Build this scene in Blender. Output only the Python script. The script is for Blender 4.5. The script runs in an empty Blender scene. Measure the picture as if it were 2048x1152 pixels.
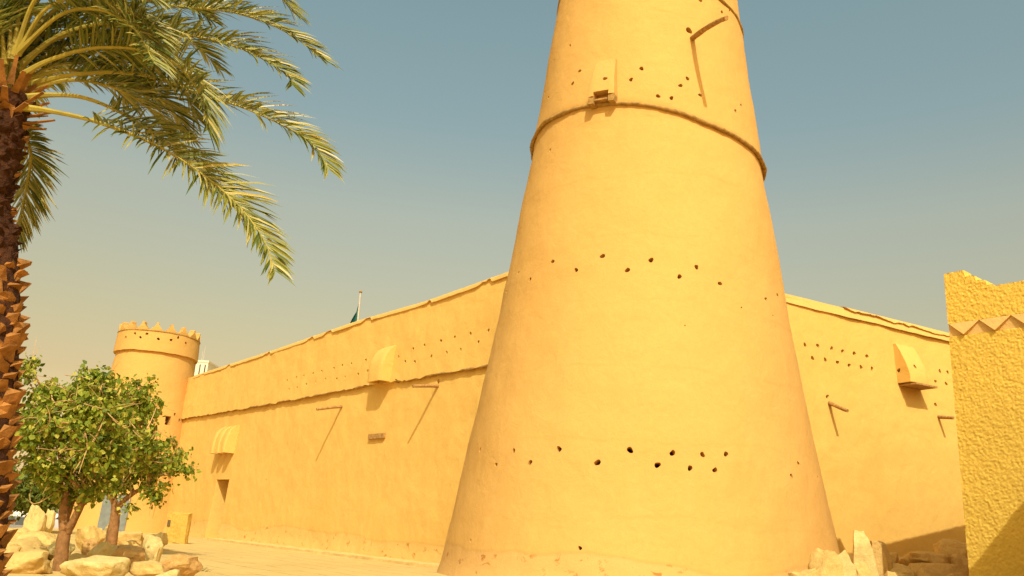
import bpy, math, random
import numpy as np
from mathutils import Vector, Matrix
from mathutils.bvhtree import BVHTree

# ------------------------------------------------------------------ camera, sky, sun, exposure
sc = bpy.context.scene
COL = sc.collection
PXW, PXH, FOC = 2048.0, 1152.0, 1700.0
PITCH, ROLL = 0.2816, 0.0631
cp, sp, cr, sr = math.cos(PITCH), math.sin(PITCH), math.cos(ROLL), math.sin(ROLL)
FW = np.array([0, cp, sp]); _up = np.array([0, -sp, cp]); _rt = np.array([1.0, 0, 0])
RT = cr * _rt + sr * _up; UP = -sr * _rt + cr * _up
cam_d = bpy.data.cameras.new('camera'); cam = bpy.data.objects.new('camera', cam_d); COL.objects.link(cam)
cam_d.sensor_width = 36.0; cam_d.lens = FOC / PXW * 36.0; cam_d.clip_start = 0.1; cam_d.clip_end = 3000
M = Matrix.Identity(4)
for i in range(3):
    M[i][0], M[i][1], M[i][2] = RT[i], UP[i], -FW[i]
cam.matrix_world = M                       # eye at the origin, about 1.6 m above the ground below it
sc.camera = cam

SUN_EL, SUN_AZ = 44.8, 174.5               # degrees; azimuth clockwise from +Y
world = bpy.data.worlds.new('World'); sc.world = world; world.use_nodes = True
nt = world.node_tree; nt.nodes.clear()
wo = nt.nodes.new('ShaderNodeOutputWorld'); bg = nt.nodes.new('ShaderNodeBackground')
sky = nt.nodes.new('ShaderNodeTexSky'); sky.sky_type = 'NISHITA'; sky.sun_disc = False
sky.sun_elevation = math.radians(SUN_EL); sky.sun_rotation = math.radians(SUN_AZ)
sky.air_density = 1.0; sky.dust_density = 4.0; sky.ozone_density = 1.0; sky.altitude = 600
tint = nt.nodes.new('ShaderNodeMix'); tint.data_type = 'RGBA'; tint.blend_type = 'MULTIPLY'; tint.inputs[0].default_value = 1.0
tc_w = nt.nodes.new('ShaderNodeTexCoord'); sz_w = nt.nodes.new('ShaderNodeSeparateXYZ'); rp_w = nt.nodes.new('ShaderNodeValToRGB')   # dusty air: warm low down, greenish blue above
nt.links.new(tc_w.outputs['Generated'], sz_w.inputs[0]); nt.links.new(sz_w.outputs[2], rp_w.inputs[0])
_st = [(0.0, (1.5, 1.0, 0.55)), (0.07, (1.15, 0.70, 0.31)), (0.14, (1.04, 0.59, 0.25)), (0.20, (1.08, 0.67, 0.29)), (0.35, (1.20, 0.87, 0.46)), (0.45, (1.0, 0.90, 0.56)), (0.56, (1.0, 0.97, 0.61))]
_el = rp_w.color_ramp.elements
while len(_el) < len(_st): _el.new(0.5)
for q_, (p_, c_) in zip(_el, _st):
    q_.position = p_; q_.color = (*c_, 1)
nt.links.new(rp_w.outputs[0], tint.inputs[7])
nt.links.new(sky.outputs[0], tint.inputs[6]); nt.links.new(tint.outputs[2], bg.inputs[0])
bg.inputs[1].default_value = 0.15
nt.links.new(bg.outputs[0], wo.inputs[0])
sun_d = bpy.data.lights.new('sun', 'SUN'); sun = bpy.data.objects.new('sun', sun_d); COL.objects.link(sun)
sun_d.energy = 2.8; sun_d.angle = math.radians(0.5); sun_d.color = (1.0, 0.93, 0.80)
_e, _a = math.radians(SUN_EL), math.radians(SUN_AZ)
SUNV = Vector((math.sin(_a) * math.cos(_e), math.cos(_a) * math.cos(_e), math.sin(_e)))
sun.rotation_euler = SUNV.to_track_quat('Z', 'Y').to_euler(); sun.location = SUNV * 60
vs = sc.view_settings
vs.view_transform = 'Standard'; vs.look = 'None'; vs.exposure = 0.65; vs.gamma = 1.0
sc.cycles.max_bounces = 6

# ------------------------------------------------------------------ numbers of the place
rng = random.Random(7)
GZ = -0.99                                  # ground level at the foot of the fort
XA, YA = 3.4848, 22.0                       # axis of the big tower
R0, RK, RQ = 4.6903, 0.172, 0.00209
def rad(z): return R0 - RK * z + RQ * z * z
def ray(x, y):
    d = FW + RT * ((x - PXW / 2) / FOC) - UP * ((y - PXH / 2) / FOC)
    return d / np.linalg.norm(d)
def at(x, y, Y): d = ray(x, y); return d * (Y / d[1])
tl = math.radians(128); UL = np.array([math.cos(tl), math.sin(tl), 0]); NL = np.array([-UL[1], UL[0], 0.0])
tr = math.radians(27.6); UR = np.array([math.cos(tr), math.sin(tr), 0]); NR = np.array([UR[1], -UR[0], 0.0])
EZ = np.array([0, 0, 1.0])
_d = ray(870, 1133); PL = _d * (GZ / _d[2])
PR = np.array([XA, YA, GZ]) + NR * 2
BL, BR = 0.05, 0.06                          # batter of the two walls
def on_wall(p, side):
    P0, U, N, B = (PL, UL, NL, BL) if side == 'L' else (PR, UR, NR, BR)
    n3 = N + EZ * B; d = ray(*p); q = d * ((P0 @ n3) / (d @ n3))
    return float((q - P0) @ U), float(q[2])
def wall_pt(side, t, z, off=0.0):
    P0, U, N, B = (PL, UL, NL, BL) if side == 'L' else (PR, UR, NR, BR)
    t, z, off = np.broadcast_arrays(np.asarray(t, float), np.asarray(z, float), np.asarray(off, float))
    return P0 + U * t[..., None] + EZ * (z - GZ)[..., None] + N * (off - B * (z - GZ))[..., None]

# ------------------------------------------------------------------ numpy noise
def _h(i, j, k, s):
    n = (i * 374761393 + j * 668265263 + k * 2147483647 + s * 1274126177) & 0xFFFFFFFF
    n = ((n ^ (n >> 13)) * 1274126177) & 0xFFFFFFFF
    n = ((n ^ (n >> 16)) * 2246822519) & 0xFFFFFFFF
    return ((n ^ (n >> 15)) & 0xFFFFFF) / float(0xFFFFFF)
def vnoise(p, s=0):
    p = np.asarray(p, float); f = np.floor(p).astype(np.int64); u = p - f; u = u * u * (3 - 2 * u)
    i, j, k = f[..., 0], f[..., 1], f[..., 2]; r = 0
    for a in (0, 1):
        for b in (0, 1):
            for c in (0, 1):
                w = (u[..., 0] if a else 1 - u[..., 0]) * (u[..., 1] if b else 1 - u[..., 1]) * (u[..., 2] if c else 1 - u[..., 2])
                r = r + w * _h(i + a, j + b, k + c, s)
    return r * 2 - 1
def fbm(p, s=0, o=3):
    r, a = 0, 1.0
    for q in range(o):
        r = r + a * vnoise(np.asarray(p) * (2.03 ** q), s + q); a *= 0.5
    return r

# ------------------------------------------------------------------ object helpers
def tag(o, label=None, cat=None, group=None, kind=None):
    if label: o['label'] = label
    if cat: o['category'] = cat
    if group: o['group'] = group
    if kind: o['kind'] = kind
    return o
def empty(name, loc, label, cat, group=None):
    o = bpy.data.objects.new(name, None); COL.objects.link(o); o.location = Vector([float(c) for c in loc]); o.empty_display_size = 0.2
    return tag(o, label, cat, group)
def origin_of(o):
    v = Vector((0, 0, 0))
    while o is not None: v += o.location; o = o.parent
    return v
def mesh_obj(name, verts, faces, mats, parent=None, smooth=None, loc=None, idx=None, local=False):
    """one mesh object; verts are world coordinates unless local"""
    verts = np.asarray(verts, float).reshape(-1, 3)
    o = bpy.data.objects.new(name, bpy.data.meshes.new(name)); COL.objects.link(o)
    if parent is not None: o.parent = parent
    if loc is not None:
        base = Vector([float(c) for c in loc]); o.location = base - (origin_of(parent) if parent else Vector())
    if not local:
        b = origin_of(o); verts = verts - np.array(b)
    me = o.data; me.from_pydata(verts.tolist(), [], [list(map(int, f)) for f in faces])
    for m in (mats if isinstance(mats, (list, tuple)) else [mats]): me.materials.append(m)
    if idx is not None: me.polygons.foreach_set('material_index', np.asarray(idx, np.int32))
    if smooth is not None:
        me.polygons.foreach_set('use_smooth', np.ones(len(me.polygons), bool)); me.set_sharp_from_angle(angle=math.radians(smooth))
    me.update(); return o
class MB:
    def __init__(s): s.v, s.f, s.m = [], [], []
    def add(s, v, f, m=0):
        b = len(s.v); s.v.extend(np.asarray(v, float).reshape(-1, 3).tolist()); s.f.extend([[int(i) + b for i in q] for q in f]); s.m.extend([m] * len(f))
    def build(s, name, mats, parent=None, smooth=None, loc=None, local=False):
        return mesh_obj(name, s.v, s.f, mats, parent, smooth, loc, s.m, local)
def grid_faces(nr, nc, closed=False):
    r, c = np.meshgrid(np.arange(nr - 1), np.arange(nc if closed else nc - 1), indexing='ij')
    c2 = (c + 1) % nc
    return np.stack([r * nc + c, r * nc + c2, (r + 1) * nc + c2, (r + 1) * nc + c], -1).reshape(-1, 4)
BOXF = [(0, 3, 2, 1), (4, 5, 6, 7), (0, 1, 5, 4), (1, 2, 6, 5), (2, 3, 7, 6), (3, 0, 4, 7)]
def box8(o, a, b, c):
    """box from corner o with edge vectors a, b, c (right-handed)"""
    o, a, b, c = map(np.asarray, (o, a, b, c))
    return np.array([o, o + a, o + a + b, o + b, o + c, o + a + c, o + a + b + c, o + b + c])
def frame(t):
    t = t / np.linalg.norm(t); a = np.array([0, 0, 1.0]) if abs(t[2]) < 0.9 else np.array([1.0, 0, 0])
    x = np.cross(a, t); x /= np.linalg.norm(x); return x, np.cross(t, x)
def tube(mb, path, radii, n=8, m=0, jitter=0.0, caps=True, seed=0):
    path = np.asarray(path, float); k = len(path); radii = np.broadcast_to(np.asarray(radii, float), (k,))
    T = np.gradient(path, axis=0); x, y = frame(T[0]); ring = []; rg = random.Random(seed)
    for i in range(k):
        t = T[i] / (np.linalg.norm(T[i]) + 1e-9); x = x - t * (x @ t); x /= np.linalg.norm(x) + 1e-9; y = np.cross(t, x)
        for j in range(n):
            a = 2 * math.pi * j / n; rr = radii[i] * (1 + jitter * rg.uniform(-1, 1))
            ring.append(path[i] + x * (rr * math.cos(a)) + y * (rr * math.sin(a)))
    f = [tuple(q) for q in grid_faces(k, n, True)]
    if caps: f.append(tuple(range(n))[::-1]); f.append(tuple((k - 1) * n + j for j in range(n)))
    mb.add(ring, f, m)
def solid_sheet(front, back):
    """closed solid between two equal grids (rows, cols, 3); front faces outward"""
    nr, nc = front.shape[:2]; n = nr * nc
    F = grid_faces(nr, nc); f = [tuple(q) for q in F] + [tuple(q + n)[::-1] for q in F]
    loop = [c for c in range(nc)] + [r * nc + nc - 1 for r in range(1, nr)] + [(nr - 1) * nc + c for c in range(nc - 2, -1, -1)] + [r * nc for r in range(nr - 2, 0, -1)]
    for a, b in zip(loop, loop[1:] + loop[:1]): f.append((b, a, a + n, b + n))
    return np.concatenate([front.reshape(-1, 3), back.reshape(-1, 3)]), f
def cut(o, cutters):
    """boolean difference with one temporary mesh made of all cutters (world coordinates)"""
    mb = MB()
    for v, f in cutters: mb.add(v, f)
    t = mesh_obj('cutter', mb.v, mb.f, [])
    t.data.validate()
    md = o.modifiers.new('cut', 'BOOLEAN'); md.operation = 'DIFFERENCE'; md.solver = 'EXACT'; md.object = t
    bpy.context.view_layer.update()
    dg = bpy.context.evaluated_depsgraph_get(); me = bpy.data.meshes.new_from_object(o.evaluated_get(dg))
    o.modifiers.clear(); old = o.data; nm = old.name; o.data = me; bpy.data.meshes.remove(old); me.name = nm
    tm = t.data; bpy.data.objects.remove(t); bpy.data.meshes.remove(tm)
    me.polygons.foreach_set('use_smooth', np.ones(len(me.polygons), bool)); me.set_sharp_from_angle(angle=math.radians(38))
def bvh_of(o):
    off = origin_of(o); me = o.data
    return BVHTree.FromPolygons([v.co + off for v in me.vertices], [tuple(p.vertices) for p in me.polygons])
def hit(bvh, px):
    d = ray(*px); r = bvh.ray_cast(Vector((0, 0, 0)), Vector(d), 400)
    return (np.array(r[0]), np.array(r[1])) if r[0] is not None else (None, None)
def hole_shape(P, N, r, depth, seed, out):
    """slightly irregular hole, running inward along -N; returns closed cutter or open lining"""
    rg = random.Random(seed); x, y = frame(N); n = 14
    f1, f2 = rg.uniform(0, 6.3), rg.uniform(0, 6.3)
    rr = [r * (1 + 0.16 * math.sin(2 * a + f1) + 0.09 * math.sin(3 * a + f2) + rg.uniform(-.05, .05)) for a in [2 * math.pi * j / n for j in range(n)]]; res = []
    for s, k in ((out, 1.0), (-depth, 0.85)):
        for j in range(n):
            a = 2 * math.pi * j / n
            res.append(P + N * s + (x * math.cos(a) + y * math.sin(a)) * rr[j] * k)
    return np.array(res), n
def add_holes(o, bvh, pxs, mat, parent, sizes=0.065, depth=0.4, seed=0, also=None):
    cs, lin = [], []
    for i, p in enumerate(pxs):
        s = sizes * (p[2] if len(p) > 2 else 1.0)
        P, N = hit(bvh, p[:2])
        if P is None: continue
        N = N.copy(); N[2] -= 0.0; N /= np.linalg.norm(N)
        if N @ ray(*p[:2]) > 0: N = -N
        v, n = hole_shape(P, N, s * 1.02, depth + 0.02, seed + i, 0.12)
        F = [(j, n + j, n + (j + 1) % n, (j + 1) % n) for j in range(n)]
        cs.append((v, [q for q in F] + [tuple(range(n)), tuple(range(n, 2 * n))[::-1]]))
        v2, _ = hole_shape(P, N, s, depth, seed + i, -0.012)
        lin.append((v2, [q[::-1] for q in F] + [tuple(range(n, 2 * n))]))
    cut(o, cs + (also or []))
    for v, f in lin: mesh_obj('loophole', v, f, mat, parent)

# ------------------------------------------------------------------ materials
def mat_new(name):
    m = bpy.data.materials.new(name); m.use_nodes = True; n = m.node_tree; b = n.nodes['Principled BSDF']
    b.inputs['Roughness'].default_value = 0.92; b.inputs['Specular IOR Level'].default_value = 0.15
    return m, n, b
def N_(n, t, **kw):
    x = n.nodes.new(t)
    for k, v in kw.items():
        if k.startswith('i_'):
            x.inputs[int(k[2:]) if k[2:].isdigit() else k[2:]].default_value = v
        else: setattr(x, k, v)
    return x
def noise(n, vec, scale, detail=4, rough=0.55, dist=0.0):
    x = N_(n, 'ShaderNodeTexNoise'); x.inputs['Scale'].default_value = scale; x.inputs['Detail'].default_value = detail
    x.inputs['Roughness'].default_value = rough; x.inputs['Distortion'].default_value = dist
    n.links.new(vec, x.inputs['Vector']); return x.outputs[0]
def ramp(n, fac, stops):
    x = N_(n, 'ShaderNodeValToRGB'); e = x.color_ramp.elements
    while len(e) < len(stops): e.new(0.5)
    for q, (p, c) in zip(e, stops): q.position = p; q.color = (*c, 1) if len(c) == 3 else c
    n.links.new(fac, x.inputs[0]); return x.outputs[0]
def mix(n, fac, a, b, mode='MIX'):
    x = N_(n, 'ShaderNodeMix', data_type='RGBA', blend_type=mode)
    for s, v in ((0, fac), (6, a), (7, b)):
        if hasattr(v, 'links'): n.links.new(v, x.inputs[s])
        else: x.inputs[s].default_value = v if s == 0 else (*v, 1)
    return x.outputs[2]
def math_(n, op, a, b=None, c=None):
    x = N_(n, 'ShaderNodeMath', operation=op)
    for i, v in enumerate((a, b, c)):
        if v is None: continue
        if hasattr(v, 'links'): n.links.new(v, x.inputs[i])
        else: x.inputs[i].default_value = v
    return x.outputs[0]
def vmul(n, vec, s):
    x = N_(n, 'ShaderNodeVectorMath', operation='MULTIPLY'); n.links.new(vec, x.inputs[0]); x.inputs[1].default_value = s; return x.outputs[0]
def bump(n, b, h, strength, dist, prev=None):
    x = N_(n, 'ShaderNodeBump'); x.inputs['Strength'].default_value = strength; x.inputs['Distance'].default_value = dist
    n.links.new(h, x.inputs['Height'])
    if prev is not None: n.links.new(prev, x.inputs['Normal'])
    n.links.new(x.outputs[0], b.inputs['Normal']); return x.outputs[0]
def pos(n): return N_(n, 'ShaderNodeNewGeometry').outputs['Position']
def sepz(n, v): x = N_(n, 'ShaderNodeSeparateXYZ'); n.links.new(v, x.inputs[0]); return x.outputs[2]

def plaster(name, base, worn=True, streak=0.5):
    """hand-trowelled mud plaster: blotches, faint level courses, rain streaks, a repaired skirt with pits"""
    m, n, b = mat_new(name); p = pos(n); base = np.array(base)
    c1 = tuple(base * 1.05); c0 = tuple(base * np.array([0.96, 0.93, 0.87])); c2 = tuple(np.minimum(base * np.array([1.03, 1.06, 1.15]), 0.95))
    col = ramp(n, noise(n, p, 0.35, 5, 0.6, 0.6), [(0.30, c0), (0.52, tuple(base)), (0.75, c1)])
    col = mix(n, math_(n, 'MULTIPLY', ramp(n, noise(n, vmul(n, p, (0.25, 0.25, 2.2)), 1.0, 4, 0.6, 0.4), [(0.50, (0, 0, 0)), (0.72, (1, 1, 1))]), 0.45), col, c0)
    col = mix(n, math_(n, 'MULTIPLY', ramp(n, noise(n, vmul(n, p, (2.2, 2.2, 0.12)), 1.0, 3, 0.6), [(0.52, (0, 0, 0)), (0.80, (1, 1, 1))]), streak), col, c2)
    fine = noise(n, p, 9.0, 5, 0.7)
    col = mix(n, 0.25, col, ramp(n, fine, [(0.3, tuple(base * 0.82)), (0.7, tuple(base * 1.1))]))
    if worn:
        edge = noise(n, vmul(n, p, (1, 1, 0.0)), 0.17, 4, 0.5)
        lim = math_(n, 'ADD', GZ + 0.62, math_(n, 'MULTIPLY', math_(n, 'SUBTRACT', edge, 0.5), 1.5))
        below = math_(n, 'SUBTRACT', lim, sepz(n, p)); mask = N_(n, 'ShaderNodeMapRange'); n.links.new(below, mask.inputs[0])
        mask.inputs[1].default_value = -0.015; mask.inputs[2].default_value = 0.03
        skirt = mix(n, 0.5, col, tuple(np.minimum(base * np.array([1.0, 1.03, 1.35]), 0.9)))
        seam = N_(n, 'ShaderNodeMapRange'); n.links.new(math_(n, 'ABSOLUTE', below), seam.inputs[0]); seam.inputs[1].default_value = 0.0; seam.inputs[2].default_value = 0.06
        seam.inputs[3].default_value = 0.5; seam.inputs[4].default_value = 0.0
        col = mix(n, mask.outputs[0], col, skirt); col = mix(n, seam.outputs[0], col, tuple(base * 0.8))
        pm = ramp(n, noise(n, vmul(n, p, (1, 1, 1.25)), 3.6, 5, 0.62, 0.5), [(0.60, (0, 0, 0)), (0.67, (1, 1, 1))])
        pm = math_(n, 'MULTIPLY', pm, mask.outputs[0])
        col = mix(n, math_(n, 'MULTIPLY', pm, 0.9), col, (base[0] * 0.62, base[1] * 0.45, base[2] * 0.35))
    # faint seams between day-lifts of mud, and straw flecks
    zz = math_(n, 'ADD', math_(n, 'MULTIPLY', sepz(n, p), 0.62), math_(n, 'MULTIPLY', noise(n, p, 0.45, 4, 0.6), 0.5))
    sm = N_(n, 'ShaderNodeMapRange'); n.links.new(math_(n, 'ABSOLUTE', math_(n, 'SUBTRACT', math_(n, 'FRACT', zz), 0.5)), sm.inputs[0])
    sm.inputs[1].default_value = 0.0; sm.inputs[2].default_value = 0.035; sm.inputs[3].default_value = 1.0; sm.inputs[4].default_value = 0.0
    seam2 = math_(n, 'MULTIPLY', sm.outputs[0], ramp(n, noise(n, p, 0.7, 3), [(0.42, (0, 0, 0)), (0.62, (1, 1, 1))]))
    col = mix(n, math_(n, 'MULTIPLY', seam2, 0.30), col, tuple(base * np.array([0.86, 0.78, 0.66])))
    fl = N_(n, 'ShaderNodeTexVoronoi', feature='F1'); fl.inputs['Scale'].default_value = 1.0; n.links.new(vmul(n, p, (16, 16, 30)), fl.inputs['Vector'])
    fk = math_(n, 'MULTIPLY', ramp(n, fl.outputs['Distance'], [(0.10, (1, 1, 1)), (0.22, (0, 0, 0))]), ramp(n, noise(n, p, 1.6, 4, 0.7), [(0.50, (0, 0, 0)), (0.66, (1, 1, 1))]))
    col = mix(n, math_(n, 'MULTIPLY', fk, 0.38), col, tuple(base * np.array([0.66, 0.55, 0.42])))
    n.links.new(col, b.inputs['Base Color'])
    h = math_(n, 'ADD', math_(n, 'MULTIPLY', noise(n, p, 2.2, 6, 0.6, 0.5), 1.0), math_(n, 'MULTIPLY', noise(n, p, 26, 4, 0.7), 0.16))
    bump(n, b, h, 0.55, 0.05)
    return m
def rough_stucco(name, base):
    m, n, b = mat_new(name); p = pos(n); base = np.array(base)
    f = noise(n, p, 14, 3, 0.6); col = ramp(n, f, [(0.3, tuple(base * np.array([0.86, 0.80, 0.62]))), (0.7, tuple(base * 1.08))])
    col = mix(n, 0.4, col, ramp(n, noise(n, p, 0.8, 4), [(0.35, tuple(base * 0.88)), (0.7, tuple(base * 1.08))]))
    n.links.new(col, b.inputs['Base Color']); bump(n, b, math_(n, 'ADD', noise(n, p, 60, 3, 0.6), math_(n, 'MULTIPLY', noise(n, p, 22, 3, 0.6), 0.8)), 0.5, 0.008); return m
def plain(name, c, rough=0.8, var=0.12, scale=12, spec=0.2, metal=0.0, bmp=0.0):
    m, n, b = mat_new(name); p = N_(n, 'ShaderNodeTexCoord').outputs['Object']; c = np.array(c)
    n.links.new(ramp(n, noise(n, p, scale, 4), [(0.3, tuple(c * (1 - var))), (0.7, tuple(np.minimum(c * (1 + var), 1)))]), b.inputs['Base Color'])
    b.inputs['Roughness'].default_value = rough; b.inputs['Specular IOR Level'].default_value = spec; b.inputs['Metallic'].default_value = metal
    if bmp: bump(n, b, noise(n, p, scale * 2, 5, 0.65), bmp, 0.03)
    return m
def leaf_mat(name, stops, trans=0.3, rough=0.6, spec=0.3):
    m, n, b = mat_new(name); g = N_(n, 'ShaderNodeNewGeometry')
    col = ramp(n, g.outputs['Random Per Island'], stops); n.links.new(col, b.inputs['Base Color'])
    b.inputs['Roughness'].default_value = rough; b.inputs['Specular IOR Level'].default_value = spec
    tl_ = N_(n, 'ShaderNodeBsdfTranslucent'); n.links.new(col, tl_.inputs[0]); mx = N_(n, 'ShaderNodeMixShader'); mx.inputs[0].default_value = trans
    n.links.new(b.outputs[0], mx.inputs[1]); n.links.new(tl_.outputs[0], mx.inputs[2])
    n.links.new(mx.outputs[0], n.nodes['Material Output'].inputs[0]); return m
def rock_mat(name, a, c, stain, amount):
    m, n, b = mat_new(name); tc = N_(n, 'ShaderNodeTexCoord').outputs['Object']
    col = ramp(n, noise(n, tc, 2.4, 6, 0.65, 0.4), [(0.3, a), (0.7, c)])
    band = noise(n, vmul(n, tc, (1.2, 1.2, 7)), 1.3, 4, 0.6, 0.5)
    col = mix(n, math_(n, 'MULTIPLY', ramp(n, band, [(0.5, (0, 0, 0)), (0.66, (1, 1, 1))]), amount), col, stain)
    col = mix(n, 0.3, col, ramp(n, noise(n, tc, 16, 4, 0.7), [(0.35, tuple(np.array(a) * 0.7)), (0.65, c)]))
    n.links.new(col, b.inputs['Base Color']); bump(n, b, noise(n, tc, 7, 8, 0.72, 0.3), 0.7, 0.07); return m

SAND = (0.57, 0.330, 0.090)
M_TOWER = plaster('tower_plaster', SAND)
M_WALL = plaster('wall_plaster', (0.655, 0.405, 0.103))
M_WALLR = plaster('right_wall_plaster', (0.625, 0.392, 0.098))
M_TRIM = plaster('trim_plaster', (0.62, 0.39, 0.112), worn=False)
M_FARTOWER = plaster('corner_tower_plaster', SAND, worn=False)
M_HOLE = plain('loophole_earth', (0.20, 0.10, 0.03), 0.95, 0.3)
M_BAND = plain('mud_band_and_shade', (0.34, 0.20, 0.055), 0.95, 0.3, 9, bmp=0.6)  # also colours the painted shade strip under the left wall's ledge
M_WOOD = plain('weathered_palm_wood', (0.36, 0.20, 0.06), 0.85, 0.35, 14, bmp=0.5)
M_DOOR = plain('grey_door_paint', (0.16, 0.18, 0.16), 0.6, 0.15, 5)
M_DARKDOOR = plain('old_door_wood', (0.14, 0.07, 0.025), 0.85, 0.3, 8, bmp=0.4)
M_STUCCO = rough_stucco('rough_stucco', (0.64, 0.440, 0.080))
M_SMOOTH = plaster('smooth_frieze_plaster', (0.62, 0.40, 0.135), worn=False, streak=0.2)

# ------------------------------------------------------------------ the ground
def sstep(a, b, x): u = np.clip((x - a) / (b - a), 0, 1); return u * u * (3 - 2 * u)
def ground_z(x, y):
    x, y = np.asarray(x, float), np.asarray(y, float)
    z = GZ - 0.62 * sstep(13, -2, y)
    z = z - 1.45 * sstep(-19, -32, x) * sstep(26, 50, y)                      # the street lies lower
    q = np.stack([x, y], -1) - PR[:2]
    d = q @ NR[:2]; t = q @ UR[:2]
    z = z + 1.05 * sstep(3.6, 0.0, d) * sstep(2.0, 5.5, t) * sstep(17, 13, t)   # rubble bank against the right-hand wall
    return z
xs = np.concatenate([-np.geomspace(900, 46, 14), np.arange(-45, 30.1, 0.5), np.geomspace(31, 900, 14)])
ys = np.concatenate([-np.geomspace(300, 11, 10), np.arange(-10, 70.1, 0.5), np.geomspace(72, 1500, 16)])
gx, gy = np.meshgrid(xs, ys); gp = np.stack([gx, gy, ground_z(gx, gy)], -1)
gp[..., 2] += 0.018 * fbm(gp * 0.7, 3) * (np.hypot(gx, gy) < 75)
def ground_mat():
    m, n, b = mat_new('pale_paving_and_dust'); p = pos(n)
    mp = N_(n, 'ShaderNodeMapping'); n.links.new(p, mp.inputs[0]); mp.inputs['Rotation'].default_value = (0, 0, -tl)
    br = N_(n, 'ShaderNodeTexBrick'); n.links.new(mp.outputs[0], br.inputs['Vector']); br.inputs['Scale'].default_value = 1.0
    br.inputs['Brick Width'].default_value = 1.3; br.inputs['Row Height'].default_value = 0.75; br.inputs['Mortar Size'].default_value = 0.02
    br.inputs['Mortar Smooth'].default_value = 0.4
    base = ramp(n, noise(n, p, 0.6, 6, 0.6), [(0.3, (0.52, 0.35, 0.115)), (0.7, (0.60, 0.42, 0.15))])
    base = mix(n, 0.3, base, ramp(n, noise(n, p, 8, 5, 0.7), [(0.3, (0.44, 0.29, 0.095)), (0.7, (0.64, 0.46, 0.17))]))
    gap = math_(n, 'MULTIPLY', br.outputs['Fac'], ramp(n, noise(n, p, 0.9, 3), [(0.38, (0, 0, 0)), (0.55, (1, 1, 1))]))
    col = mix(n, math_(n, 'MULTIPLY', gap, 0.9), base, (0.24, 0.14, 0.045)); n.links.new(col, b.inputs['Base Color'])
    h = math_(n, 'SUBTRACT', noise(n, p, 6, 6, 0.65), math_(n, 'MULTIPLY', gap, 0.5)); bump(n, b, h, 0.5, 0.03); return m
M_GROUND = ground_mat()
g = mesh_obj('ground', gp, grid_faces(len(ys), len(xs)), M_GROUND, smooth=60); tag(g, kind='structure')

# kerb of flat slabs along the foot of the left-hand wall
kt = np.linspace(-1.5, 16.2, 90); kw = 0.62 + 0.06 * fbm(np.stack([kt * 0.8, kt * 0, kt * 0], -1), 5)
prof = []
for off, dz in ((-0.2, 0.085), (0.0, 0.09), (1.0, 0.075), (1.0, -0.15)):
    q = PL + UL * kt[:, None] + NL * ((off * kw if off > 0 else np.full_like(kw, off)))[:, None]
    q[:, 2] = ground_z(q[:, 0], q[:, 1]) + dz + 0.012 * fbm(np.stack([kt * 1.7, kt * 0 + off, kt * 0], -1), 9); prof.append(q)
M_KERB = plain('kerb_stone', (0.60, 0.42, 0.15), 0.9, 0.14, 3, bmp=0.5)
tag(mesh_obj('kerb', np.array(prof), [f[::-1] for f in grid_faces(4, len(kt))], M_KERB, smooth=35), kind='structure')

# ------------------------------------------------------------------ the big round tower
tower = empty('fort_tower', (XA, YA, GZ), 'massive tapering round mud-plaster tower ringed by a dark band', 'tower')
zt = np.linspace(GZ - 0.6, 17.0, 200); ph = np.linspace(0, 2 * np.pi, 420, endpoint=False)
BAND = [(-200, 10.45), (-173, 10.60), (-157, 10.70), (-146, 10.62), (-135, 10.60), (-126, 10.55), (-109, 10.45), (-102, 10.40), (-93, 10.30), (-83, 10.19), (-72, 10.03), (-60, 9.95), (-49, 9.89), (-35, 9.86), (-27, 9.78), (0, 9.8), (60, 10.0), (160, 10.45)]
def band_z(d): d = (np.asarray(d) + 200) % 360 - 200; return np.interp(d, [b[0] for b in BAND], [b[1] for b in BAND])
PH, ZT = np.meshgrid(ph, zt)
r = rad(ZT) + 0.05 * sstep(-0.06, 0.10, ZT - band_z(np.degrees(PH)))
q = np.stack([r * np.cos(PH), r * np.sin(PH), ZT], -1)
# low down the round wall leaves its circle and runs straight into the right-hand wall in one plaster skin
pt = np.radians(4 - 26 * sstep(7.0, 1.5, ZT)); dp = (PH - pt + np.pi) % (2 * np.pi) - np.pi
r = np.where((dp > 0) & (dp < 0.75), r / np.cos(np.clip(dp, 0, 0.75)) * sstep(7.4, 6.6, ZT) + r * (1 - sstep(7.4, 6.6, ZT)), r)
r = r + 0.030 * fbm(q * 0.35, 11) + 0.012 * fbm(q * 1.6, 12) + 0.010 * vnoise(q * np.array([0.2, 0.2, 1.3]), 14) + 0.05 * sstep(GZ + 0.35, GZ - 0.2, ZT)
tv = np.stack([XA + r * np.cos(PH), YA + r * np.sin(PH), ZT], -1).reshape(-1, 3)
tf = [tuple(f) for f in grid_faces(len(zt), len(ph), True)] + [tuple(range(len(ph)))[::-1], tuple((len(zt) - 1) * len(ph) + j for j in range(len(ph)))]
shaft = mesh_obj('shaft', tv, tf, M_TOWER, tower, smooth=38)
bvT = bvh_of(shaft)
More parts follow.
